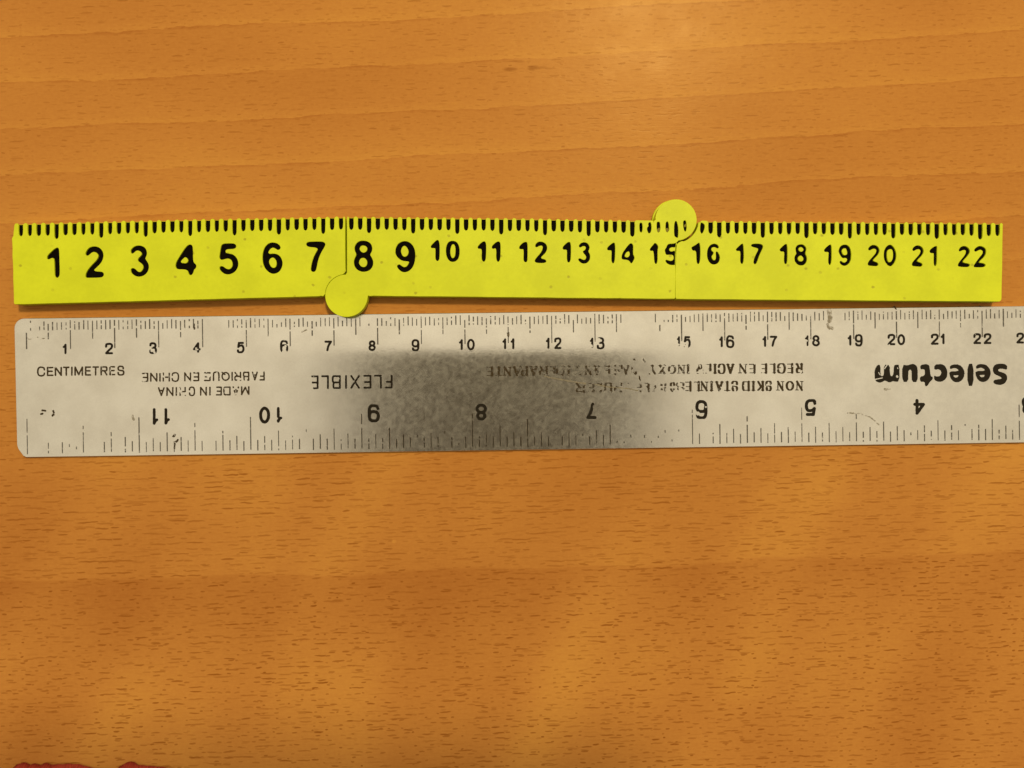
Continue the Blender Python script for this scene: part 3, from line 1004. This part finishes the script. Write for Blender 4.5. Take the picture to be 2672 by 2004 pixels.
def ell(cx, cy, rx, ry, a0=0, a1=360, n=24):
    return [(cx + rx * math.cos(math.radians(lerp(a0, a1, i / n))), cy + ry * math.sin(math.radians(lerp(a0, a1, i / n)))) for i in range(n + 1)]


co = chaikin_open
SIX = co([(.97, .86), (.88, 1.06), (.0, 1.10), (-.06, .3), (.1, -.05), (.98, -.06), (1.06, .60), (.1, .66), (.0, .32)])
GL = {
 '0': [ell(.5, .5, .5, .5)], '1': [[(.05, .74), (.45, .82), (.68, 1), (.68, 0)]],
 '2': [co([(0, .72), (.02, 1.02), (.98, 1.04), (1.02, .62), (.5, .36), (0, 0)]), [(0, 0), (1, 0)]],
 '3': [co([(0, .80), (.04, 1.05), (.97, 1.05), (.95, .55), (.4, .54)]), co([(.4, .54), (1.02, .56), (1.06, -.06), (0, -.08), (0, .20)])],
 '4': [[(.74, 0), (.74, 1), (0, .3), (1, .3)]],
 '5': [[(.92, 1), (.18, 1), (.06, .54)], co([(.06, .54), (.3, .70), (1.02, .72), (1.06, -.04), (.06, -.10), (0, .15)])],
 '6': [SIX], '7': [[(0, 1), (1, 1)], co([(1, 1), (.52, .55), (.34, 0)])],
 '8': [ell(.5, .76, .43, .24), ell(.5, .26, .5, .26)], '9': [[(1 - x, 1 - y) for x, y in SIX]],
 'A': [[(0, 0), (.5, 1), (1, 0)], [(.2, .35), (.8, .35)]],
 'B': [[(0, 0), (0, 1)], co([(0, 1), (.6, 1), (.95, 1), (.95, .53), (.6, .53), (0, .53)]), co([(0, .53), (.65, .53), (1.05, .53), (1.05, 0), (.65, 0), (0, 0)])],
 'C': [co([(1, .72), (.92, 1.02), (.1, 1.08), (-.1, .5), (.1, -.08), (.92, -.02), (1, .28)])],
 'D': [[(0, 0), (0, 1)], co([(0, 1), (.55, 1), (1, 1), (1.05, .5), (1, 0), (.55, 0), (0, 0)])],
 'E': [[(1, 1), (0, 1), (0, 0), (1, 0)], [(0, .52), (.88, .52)]], 'F': [[(1, 1), (0, 1), (0, 0)], [(0, .52), (.85, .52)]],
 'G': [co([(1, .72), (.92, 1.02), (.1, 1.08), (-.1, .5), (.1, -.08), (.92, -.02), (1, .4)]), [(1, .42), (.6, .42)]],
 'H': [[(0, 0), (0, 1)], [(1, 0), (1, 1)], [(0, .52), (1, .52)]], 'I': [[(.5, 0), (.5, 1)]],
 'K': [[(0, 0), (0, 1)], [(1, 1), (0, .4)], [(.35, .6), (1, 0)]], 'L': [[(0, 1), (0, 0), (1, 0)]],
 'M': [[(0, 0), (0, 1), (.5, .05), (1, 1), (1, 0)]], 'N': [[(0, 0), (0, 1), (1, 0), (1, 1)]],
 'O': [ell(.5, .5, .5, .5)], 'P': [[(0, 0), (0, 1)], co([(0, 1), (.6, 1), (1.05, 1), (1.05, .47), (.6, .47), (0, .47)])],
 'Q': [ell(.5, .5, .5, .5), [(.6, .25), (1, -.02)]],
 'R': [[(0, 0), (0, 1)], co([(0, 1), (.6, 1), (1.02, 1), (1.02, .5), (.6, .5), (0, .5)]), [(.55, .5), (1, 0)]],
 'S': [co([(.95, .74), (.9, 1.05), (.05, 1.06), (-.02, .58), (.5, .52), (1.06, .46), (1.0, -.06), (.06, -.06), (0, .26)])],
 'T': [[(0, 1), (1, 1)], [(.5, 0), (.5, 1)]], 'U': [co([(0, 1), (0, .3), (.05, -.06), (.95, -.06), (1, .3), (1, 1)])],
 'X': [[(0, 0), (1, 1)], [(0, 1), (1, 0)]], 'Y': [[(0, 1), (.5, .5), (.5, 0)], [(1, 1), (.5, .5)]],
}


def glyph(ink, ch, box, r, flip=False, serif=False, wear=0.0, erase=(), ragged=0.28, step=0.8):
    """one character; box = (x0, y0, x1, y1) in photo pixels"""
    x0, y0, x1, y1 = box
    pad = r + 1.5
    gx = np.arange(x0 - 2, x1 + 2, step)
    gy = np.arange(y0 - 2, y1 + 2, step)
    X, Y = np.meshgrid(gx, gy)
    Fd = np.full(X.shape, 1e9)
    bx0, bx1, by0, by1 = x0 + r, x1 - r, y0 + r, y1 - r
    if bx1 < bx0:
        bx0 = bx1 = (x0 + x1) / 2

    def mp(p):
        u, w = p
        if flip:
            u, w = 1 - u, 1 - w
        return (lerp(bx0, bx1, u), lerp(by1, by0, w))

    for st in GL[ch]:
        q = [mp(p) for p in st]
        for a, b in zip(q[:-1], q[1:]):
            rr = r
            if serif:
                ang = abs(math.atan2(b[1] - a[1], b[0] - a[0]))
                sn = abs(math.sin(ang))
                rr = r * (0.42 + 0.75 * sn)
                if ch in 'NM' and sn > 0.97:
                    rr = r * 0.5
            Fd = np.minimum(Fd, seg_dist(X, Y, a, b) - rr)
        if serif:
            for e in (q[0], q[-1]):
                o = q[1] if e is q[0] else q[-2]
                if abs(o[0] - e[0]) < 0.55 * abs(o[1] - e[1]) and ch not in 'CGOSU':
                    Fd = np.minimum(Fd, seg_dist(X, Y, (e[0] - r * 1.5, e[1]), (e[0] + r * 1.5, e[1])) - r * 0.42)
    Fd = Fd + (vnoise(X, Y, 2.7) - 0.5) * 2 * ragged
    if wear:
        Fd = np.maximum(Fd, (wear - (0.6 * vnoise(X + 50, Y + 90, 5.5) + 0.4 * vnoise(X + 9, Y + 31, 11.0))) * 14)
    for ex, ey, er in erase:
        Fd = np.maximum(Fd, er - np.hypot(X - ex, Y - ey))
    ink.add_field(gx[0], gy[0], Fd, step)


# centimetre figures
CMF = [
 (1, [('1', (163, 897, 176, 924))], 0.20), (2, [('2', (274, 895, 295, 924.5))], 0.20),
 (3, [('3', (389.5, 894, 409, 922.5))], 0.22), (4, [('4', (503.5, 893, 523.5, 920.5))], 0.22),
 (5, [('5', (618, 892, 637.5, 920.5))], 0.1), (6, [('6', (731, 889, 752, 919))], 0.2),
 (7, [('7', (846.5, 888.7, 866.7, 916.5))], 0.1), (8, [('8', (961.2, 887.8, 980.6, 916))], 0.12),
 (9, [('9', (1074, 886, 1094, 915.2))], 0.1), (10, [('1', (1197, 885, 1210, 913.6)), ('0', (1218.5, 884, 1239, 914.5))], 0.14),
 (11, [('1', (1310.5, 882.7, 1323, 911.2)), ('1', (1331.7, 882.7, 1344.6, 911))], 0.14),
 (12, [('1', (1424, 881, 1436, 910)), ('2', (1446, 881, 1465, 911))], 0.16),
 (13, [('1', (1539, 881, 1550, 908)), ('3', (1557, 881, 1577, 910))], 0.36),
 (15, [('1', (1766, 877, 1776, 903)), ('5', (1783.6, 877, 1802, 906))], 0.22),
 (16, [('1', (1876, 877.5, 1888.4, 906)), ('6', (1895, 876.5, 1916, 907.2))], 0.08),
 (17, [('1', (1989, 876.5, 2001.4, 905)), ('7', (2008.4, 876, 2028.4, 904.6))], 0.16),
 (18, [('1', (2100, 875, 2112, 903)), ('8', (2119, 874.3, 2139.4, 904))], 0.22),
 (19, [('1', (2211.4, 874, 2224, 902)), ('9', (2230.7, 872.7, 2250.7, 902.5))], 0.24),
 (20, [('2', (2316, 871.8, 2336.4, 901)), ('0', (2341.4, 871.8, 2362, 901))], 0.12),
 (21, [('2', (2429, 871, 2449.4, 899.8)), ('1', (2454.4, 870.2, 2467, 898.4))], 0.1),
 (22, [('2', (2539.8, 870, 2560.2, 897.9)), ('2', (2566.8, 870, 2587, 897.9))], 0.1),
 (23, [('2', (2652.2, 868.4, 2672.5, 896.5)), ('3', (2679, 868, 2699, 896))], 0.1)]
ERA = {6: [(742, 919, 6.5), (745, 903, 3.0)], 3: [(396, 915, 3.5), (403, 920, 3)], 13: [(1562, 888, 6), (1559, 894, 3.5), (1545, 904, 2.4)],
       15: [(1791, 904, 5), (1783, 899, 4.5), (1771, 899, 2.5)], 18: [(2106, 889, 2.2), (2128, 891, 2.0)], 1: [(176, 912, 2)]}
for n, chars, wear in CMF:
    ink = Ink()
    for ch, bx in chars:
        faint = n in (15, 18) and ch == '1'
        glyph(ink, ch, bx, 2.9 if not faint else 2.5, wear=wear * 0.8 + (0.03 if faint else 0), erase=ERA.get(n, ()))
    ink.build("numeral", M_INK)

# inch figures, upside down
INF = [
 ([('1', (395, 1065, 413.5, 1108.5)), ('1', (425.5, 1065, 444, 1107.8))], 0.12, ()),
 ([('0', (675.8, 1061, 705, 1105.4)), ('1', (719, 1062, 737, 1103))], 0.12, [(722, 1092, 3)]),
 ([('9', (960, 1057, 990.7, 1100.6))], 0.08, ()),
 ([('8', (1240.7, 1053, 1270.8, 1097.5))], 0.05, ()),
 ([('7', (1529.5, 1050.6, 1557, 1093.5))], 0.12, [(1553, 1062, 6), (1551, 1073, 3), (1540, 1052, 4)]),
 ([('6', (1815, 1045.8, 1845.5, 1091.7))], 0.2, [(1821, 1079, 5), (1842, 1062, 2.4)]),
 ([('5', (2101, 1043.3, 2130.4, 1085.6))], 0.06, ()),
 ([('4', (2383, 1041, 2413.8, 1082.4))], 0.06, ()),
 ([('3', (2667, 1037, 2697, 1079))], 0.06, ())]
for chars, wear, er in INF:
    ink = Ink()
    for ch, bx in chars:
        glyph(ink, ch, bx, 4.1 if ch != '1' else 3.7, flip=True, wear=wear * 0.7, erase=er)
    ink.build("numeral", M_INK)
ink = Ink()                                              # what is left of the 12
for x0, y0, x1, y1, r in ((110, 1071, 119, 1072, 2.2), (107, 1081, 111, 1079, 2.4), (138.5, 1072, 140.5, 1077, 2.3), (137, 1084, 140, 1082, 3.0)):
    gx, gy = np.arange(x0 - 5, x1 + 6, 0.7), np.arange(min(y0, y1) - 5, max(y0, y1) + 6, 0.7)
    X, Y = np.meshgrid(gx, gy)
    ink.add_field(gx[0], gy[0], seg_dist(X, Y, (x0, y0), (x1, y1)) - r + (vnoise(X, Y, 2.5) - 0.5) * 1.4, 0.7)
ink.build("numeral", M_INK_MID)


def line(text, crop, spans, y0, y1, r, mat, slope=None, **kw):
    """one printed line: text as it stands left to right on the photo, spans in crop pixels"""
    ox, oy, s = crop
    ink = Ink()
    xa, xb = spans[0][0], spans[-1][1]
    for ch, (a, b) in zip(text, spans):
        t = ((a + b) / 2 - xa) / (xb - xa)
        dy = (slope or 0) * (t - 0.5)
        bx = (ox + a / s, oy + (y0 + dy) / s, ox + b / s, oy + (y1 + dy) / s)
        w = dict(kw)
        if 'wears' in w:
            w['wear'] = w.pop('wears')(bx[0])
        glyph(ink, ch, bx, r, **w)
    return ink.build("lettering", mat)


line("CENTIMETRES", (60, 920, 6.9125), [(257, 400), (428, 550), (570, 703), (720, 840), (862, 900), (925, 1085), (1115, 1230), (1250, 1370), (1395, 1525), (1555, 1665), (1700, 1828)],
     249, 419, 2.15, M_INK_MID, slope=-18, wears=lambda x: 0.10 if x < 280 else 0.24)
line("ENIHCNEEUQIRBAF", (350, 950, 6.144), [(125, 228), (255, 375), (395, 433), (455, 575), (598, 718), (800, 915), (945, 1045), (1120, 1228), (1260, 1372), (1398, 1535), (1556, 1586), (1605, 1718), (1745, 1848), (1885, 1985), (2008, 2095)],
     128, 276, 2.0, M_INK_MID, slope=-22, flip=True, wear=0.24)
line("ANIHCNIEDAM", (350, 950, 6.144), [(380, 490), (515, 632), (660, 692), (725, 830), (875, 975), (1055, 1168), (1200, 1230), (1312, 1408), (1430, 1548), (1575, 1685), (1712, 1850)],
     362, 508, 2.0, M_INK_MID, slope=-16, flip=True, wears=lambda x: 0.42 if 466 < x < 480 or 604 < x < 620 else 0.2)
line("ELBIXELF", (790, 960, 8.508), [(185, 352), (412, 580), (650, 845), (935, 985), (1055, 1268), (1345, 1525), (1582, 1755), (1825, 1995)],
     158, 464, 2.5, M_INK, slope=-18, flip=True, wear=0.18)
line("ELNIATSDIKSNON", (1800, 930, 6.9125), [(-95, 30), (60, 180), (195, 325), (365, 420), (465, 600), (610, 745), (750, 870), (945, 1080), (1120, 1175), (1215, 1335), (1365, 1480), (1570, 1695), (1730, 1880), (1915, 2040)],
     440, 630, 2.7, M_INK_MID, slope=-12, flip=True, serif=True, wears=lambda x: 0.28 if x < 1912 else 0.21)
line("RELURLEETSSS", (1500, 930, 7.373), [(20, 190), (250, 380), (400, 520), (570, 720), (755, 905), (1000, 1110), (1170, 1290), (1330, 1440), (1480, 1610), (1650, 1760), (1830, 1930), (1950, 2110)],
     500, 690, 2.6, M_INK_DIM, slope=-14, flip=True, serif=True, wears=lambda x: 0.37 if x < 1600 else 0.47)
line("REICANEELGER", (1800, 930, 6.9125), [(120, 240), (265, 390), (425, 485), (505, 640), (665, 800), (885, 1025), (1055, 1185), (1275, 1395), (1430, 1545), (1575, 1725), (1745, 1865), (1915, 2035)],
     125, 315, 2.7, M_INK_MID, slope=-12, flip=True, serif=True, wears=lambda x: 0.46 if x < 1858 else 0.24)
line("ELBADYXONI", (1500, 930, 7.373), [(560, 680), (700, 800), (820, 920), (930, 1040), (1090, 1190), (1420, 1560), (1620, 1740), (1790, 1950), (1980, 2120), (2155, 2205)],
     160, 350, 2.6, M_INK_DIM, slope=-20, flip=True, serif=True, wears=lambda x: 0.30 if x > 1715 else 0.50)
line("ETNAPAREDITNA", (1240, 930, 7.373), [(205, 345), (375, 530), (545, 690), (730, 880), (885, 1015), (1050, 1195), (1230, 1400), (1420, 1545), (1560, 1710), (1770, 1830), (1900, 2050), (2110, 2240), (2280, 2400)],
     180, 375, 2.7, M_INK_DIM, slope=-25, flip=True, serif=True, wears=lambda x: 0.22 if x < 1405 else 0.42)

# the maker's bold word
SEL = [[(165, 120), (207, 120), (207, 270), (230, 290), (257, 270), (258, 120), (343, 120), (343, 265), (370, 292), (397, 250), (400, 130), (430, 118), (482, 120), (482, 368), (400, 362), (390, 355), (335, 380), (270, 345), (235, 370), (190, 380), (140, 360), (122, 300), (122, 190)],
       [(520, 120), (605, 130), (640, 112), (690, 107), (735, 140), (745, 200), (745, 370), (658, 370), (658, 220), (645, 192), (620, 195), (608, 230), (608, 370), (522, 370)],
       [(780, 130), (850, 108), (905, 120), (918, 160), (930, 280), (965, 300), (960, 330), (920, 370), (885, 425), (860, 432), (847, 410), (847, 368), (778, 365), (775, 290), (845, 280), (850, 200), (830, 185), (785, 188)],
       [(985, 120), (1080, 107), (1140, 135), (1175, 210), (1170, 300), (1120, 355), (1050, 370), (985, 345), (980, 290), (985, 275), (1020, 290), (1065, 285), (1090, 240), (1075, 200), (1045, 185), (985, 195)],
       [(1210, 130), (1300, 107), (1380, 140), (1425, 220), (1410, 310), (1360, 365), (1300, 377), (1240, 350), (1205, 280), (1200, 215), (1340, 212), (1320, 180), (1270, 165), (1210, 190)],
       [(1463, 108), (1550, 104), (1550, 426), (1463, 426)],
       [(2035, 130), (2035, 195), (1975, 180), (1925, 178), (1900, 195), (1920, 220), (1975, 230), (2025, 260), (2040, 310), (2020, 370), (1975, 405), (1920, 413), (1860, 400), (1832, 370), (1845, 345), (1880, 332), (1945, 325), (1957, 315), (1940, 295), (1860, 260), (1830, 220), (1830, 160), (1860, 120), (1920, 102), (1990, 107)]]
SEL.append(sh(SEL[4], 377, -4))
EYE = [(1260, 275), (1335, 272), (1320, 300), (1290, 305), (1265, 290)]
ink = Ink()
for i, p in enumerate(SEL):
    q = [(2260 + x / 5.53, 930 + y / 5.53) for x, y in p]
    q = chaikin(q, 1)
    xs, ys = [a for a, _ in q], [b for _, b in q]
    gx, gy = np.arange(min(xs) - 2, max(xs) + 2, 0.8), np.arange(min(ys) - 2, max(ys) + 2, 0.8)
    X, Y = np.meshgrid(gx, gy)
    Fd = poly_field(X, Y, q)
    if i in (4, 7):
        e = [(2260 + (x + (377 if i == 7 else 0)) / 5.53, 930 + (y - (4 if i == 7 else 0)) / 5.53) for x, y in EYE]
        Fd = np.maximum(Fd, -poly_field(X, Y, e))
    if i == 0:      # scratches through the m
        for a, b, r in (((2308, 962), (2316, 951), 1.3), ((2284, 990), (2303, 986), 1.2), ((2293, 972), (2296, 978), 1.0), ((2341, 982), (2341.5, 983), 3.0), ((2342, 960), (2343, 962), 1.2)):
            Fd = np.maximum(Fd, r - seg_dist(X, Y, a, b))
    Fd = Fd + (vnoise(X, Y, 3.0) - 0.5) * 0.7
    ink.add_field(gx[0], gy[0], Fd, 0.8)
ink.build("lettering", M_INK)

# graduations
mm_ink = Ink()
R2 = random.Random(5)
GAP = [(532, 582, 1.0), (938, 972, .9), (1612, 1698, 1.0), (2146, 2190, 1.0), (62, 130, .35), (744, 790, .4), (1700, 1760, .35)]


def px_of(x):
    return 68.6 + x * 11.4 - (x * x) * 0.00058


def gap_at(x):
    return max([g for a, b, g in GAP if a < px_of(x) < b] + [0.0])


for i in range(0, 302):
    x = float(i)
    lvl = 2 if i % 10 == 0 else (1 if i % 5 == 0 else 0)
    y0 = -0.75 + R2.uniform(-0.35, 0.2) - (R2.random() < 0.18) * R2.uniform(0.3, 1.0)
    y1 = (-2.82, -4.85, -7.15)[lvl] + R2.uniform(-0.06, 0.10)
    g = gap_at(x)
    hw = R2.uniform(0.10, 0.155) * (1.12 if lvl else 1)
    xx = x + R2.uniform(-0.03, 0.03)
    if g and R2.random() < g:
        if lvl and R2.random() < 0.7 and g < 1:
            mm_ink.quad_mm(xx - hw, xx + hw, y1, -3.3)
        elif lvl == 2 and i == 40:
            mm_ink.quad_mm(xx - hw, xx + hw, y1, -3.4)
        elif R2.random() < 0.3 and g < 1:
            mm_ink.quad_mm(xx - hw, xx + hw, -2.7, -2.2)
        continue
    cuts = [y0, y1]
    if R2.random() < 0.18:                                  # a worn break in the line
        c = R2.uniform(y1 + 0.4, y0 - 0.3)
        cuts = [y0, c + R2.uniform(0.08, 0.3), c - R2.uniform(0.08, 0.3), y1]
    if lvl and R2.random() < 0.35:
        c = R2.uniform(-3.6, -3.0)
        cuts = cuts[:-1] + [c + 0.15, c - 0.25, y1] if cuts[-2] > c + 0.2 else cuts
    if R2.random() < 0.05:
        cuts = [y0, y0 - 0.5, y1 + 0.6, y1]
    for a, b in zip(cuts[0::2], cuts[1::2]):
        if a - b > 0.05:
            mm_ink.quad_mm(xx - hw, xx + hw, b, a)
o = mm_ink.build("graduation_marks", M_INK_THIN)
o["label"] = "faded millimetre and centimetre lines along the far edge"
in_ink = Ink()
I0 = 304.65
for i in range(0, 193):
    x = I0 - i * 25.4 / 16
    lvl = 4 if i % 16 == 0 else 3 if i % 8 == 0 else 2 if i % 4 == 0 else 1 if i % 2 == 0 else 0
    p = px_of(x)
    y1 = -SW + 0.78 + R2.uniform(-0.08, 0.25)
    y0 = -SW + (3.25, 4.3, 5.5, 7.2, 8.8)[lvl] + R2.uniform(-0.25, 0.15)
    hw = R2.uniform(0.10, 0.15)
    wear = 0.72 if p < 190 else 0.40 if p < 300 else 0.75 if 1590 < p < 1775 else 0.10
    if R2.random() < wear:
        if R2.random() < 0.65:
            c = R2.uniform(y1, y0 - 0.6)
            in_ink.quad_mm(x - hw, x + hw, c, c + R2.uniform(0.25, 0.8))
        continue
    cuts = [y0, y1]
    if R2.random() < 0.28:
        c = R2.uniform(y1 + 0.4, y0 - 0.4)
        cuts = [y0, c + R2.uniform(0.08, 0.35), c - R2.uniform(0.08, 0.35), y1]
    if lvl >= 3 and R2.random() < 0.7:
        c = y1 + R2.uniform(4.2, 5.2)
        cuts = [y0, c + R2.uniform(0.2, 0.5), c - R2.uniform(0.1, 0.5), y1]
    for a, b in zip(cuts[0::2], cuts[1::2]):
        if a - b > 0.05:
            in_ink.quad_mm(x - hw, x + hw, b, a)
o = in_ink.build("graduation_marks", M_INK_THIN)
o["label"] = "faded inch lines along the near edge"

# stains, smudges and dried specks on the metal
sm = Ink()
sm.Z = STEEL + 0.022


def blob(ink, path, r, rag=1.2, step=0.9):
    xs, ys = [p[0] for p in path], [p[1] for p in path]
    gx, gy = np.arange(min(xs) - 2 * r - 3, max(xs) + 2 * r + 3, step), np.arange(min(ys) - 2 * r - 3, max(ys) + 2 * r + 3, step)
    X, Y = np.meshgrid(gx, gy)
    Fd = np.full(X.shape, 1e9)
    for a, b in zip(path[:-1], path[1:]):
        Fd = np.minimum(Fd, seg_dist(X, Y, a, b))
    ink.add_field(gx[0], gy[0], Fd - r + (vnoise(X, Y, 4.0) - 0.5) * 2 * rag, step)


blob(sm, [(2164, 810), (2166, 828), (2165, 838)], 6.0)
blob(sm, [(2160, 846), (2163, 855), (2172, 857)], 4.0)
blob(sm, [(2212, 1078), (2245, 1079), (2270, 1088), (2294, 1108)], 1.8, 0.9)
blob(sm, [(70, 881), (76, 886), (84, 884)], 1.6, 0.7)
blob(sm, [(98, 880), (106, 885), (116, 883)], 1.6, 0.7)
blob(sm, [(788, 866), (800, 861)], 2.2, 0.8)
blob(sm, [(345, 1085), (349, 1095)], 3.2, 1.0)
blob(sm, [(2310, 1016), (2322, 1015)], 3.2, 1.2)
blob(sm, [(1324, 868), (1328, 874)], 3.0, 0.6)
sm.build("smudge", M_SMUDGE)
for a, b, r in (((452, 1139), (456, 1135), 3.0), ((464, 1148), (460, 1152), 2.6), ((456, 1158), (455, 1170), 2.0), ((1326, 870), (1326, 876), 3.2),
                ((1679, 938), (1682, 944), 2.1), ((1655, 938), (1657, 939), 2.4), ((1668, 982), (1671, 993), 2.2), ((1690, 1008), (1691, 1010), 2.6),
                ((2334, 801), (2338, 806), 2.4), ((2556, 799), (2560, 800), 1.8), ((506, 846), (507, 858), 2.2)):
    sp_ = Ink()
    sp_.Z = STEEL + 0.018
    blob(sp_, [a, b], r, 1.0, 0.8)
    sp_.build("dried_speck", M_INK_DIM)
sc_ = Ink()
sc_.Z = STEEL + 0.020
blob(sc_, [(1421, 982), (1450, 988), (1490, 995), (1528, 1001)], 1.5, 0.9, 0.8)
blob(sc_, [(1554, 1003), (1590, 1010), (1640, 1014), (1664, 1019)], 1.3, 0.9, 0.8)
M_SCRATCH = make_plain("bright_scratch", (0.25, 0.215, 0.16, 1), 0.7, 0.2, 0.4)
sc_.build("scratch", M_SCRATCH)


# ------------------------------------------------------------------ crumpled red cloth at the near left corner
def make_cloth_obj():
    nu, nv = 150, 46
    xs = np.linspace(26, 470, nu)
    ex = [26, 40, 52, 60, 72, 86, 100, 116, 130, 142, 160, 185, 205, 222, 240, 262, 300, 316, 326, 338, 348, 356, 380, 420, 470]
    ey = [y + 5 for y in [2012, 1997, 1992, 1990, 1996, 1993, 1997, 1992, 1996, 1995, 1993.5, 1993, 1994.5, 1999, 2004, 2006, 2008, 1998, 1991, 1988.5, 1990, 1996, 1997.5, 2001, 2008]]
    verts, faces = [], []
    rr = random.Random(3)
    ph = [rr.uniform(0, 6.28) for _ in range(6)]
    for j in range(nv):
        t = j / (nv - 1)
        for i, x in enumerate(xs):
            y = interp(x, ex, ey) + t * 260 + 8 * t * math.sin(x * 0.02 + ph[0])
            fold = abs(math.sin(x * 0.115 + ph[1] + 0.8 * t)) * (1.0 if x < 140 or 310 < x < 356 else 0.35)
            wave = 0.5 + 0.5 * math.sin(x * 0.031 + 3.2 * t + ph[2])
            z = 0.12 + min(1.0, t * 14.0) * (0.6 + 3.2 * fold + 1.4 * wave * min(1, t * 3))
            z *= 1 - max(0, t - 0.9) * 6
            wx, wy = W(x + 4 * t * math.sin(t * 7 + x * 0.03), y, 0.8)
            verts.append((wx, wy, max(z, 0.10)))
    for j in range(nv - 1):
        for i in range(nu - 1):
            a = j * nu + i
            faces.append((a, a + nu, a + nu + 1, a + 1))
    o = mesh_obj("crumpled_cloth", verts, faces, M_CLOTH, None, True)
    md = o.modifiers.new("thickness", 'SOLIDIFY')
    md.thickness = 0.00035
    md.offset = 1.0
    return tag(o, "crumpled edge of dull red cloth peeping in at the near left corner", "cloth")


make_cloth_obj()


# ------------------------------------------------------------------ the phone that takes the picture, mirrored as the dark patch in the steel
def rounded_rect(x0, y0, x1, y1, r, n=6):
    p = []
    for cx, cy, a in ((x1 - r, y1 - r, 0), (x0 + r, y1 - r, 90), (x0 + r, y0 + r, 180), (x1 - r, y0 + r, 270)):
        for i in range(n + 1):
            t = math.radians(a + 90 * i / n)
            p.append((cx + r * math.cos(t), cy + r * math.sin(t)))
    return p


M_PHONE = make_plain("dark_phone_back", (0.018, 0.015, 0.012, 1), 0.4, 0.4, 0.2)
M_GLASS = make_plain("phone_glass", (0.01, 0.01, 0.012, 1), 0.1, 0.5, 0.0)
zb = CAMZ + 2.0
phone = empty("phone", (0, 0, 0))
tag(phone, "dark phone above the desk, seen as the dark reflection in the steel ruler", "phone")
prism("body", rounded_rect(-74, -60, 70, 14.5, 9), [], zb, zb + 8, M_PHONE, phone, 1.0)
prism("screen", rounded_rect(-71, -57, 67, 11.5, 7), [], zb + 8.02, zb + 8.5, M_GLASS, phone, 0.2)
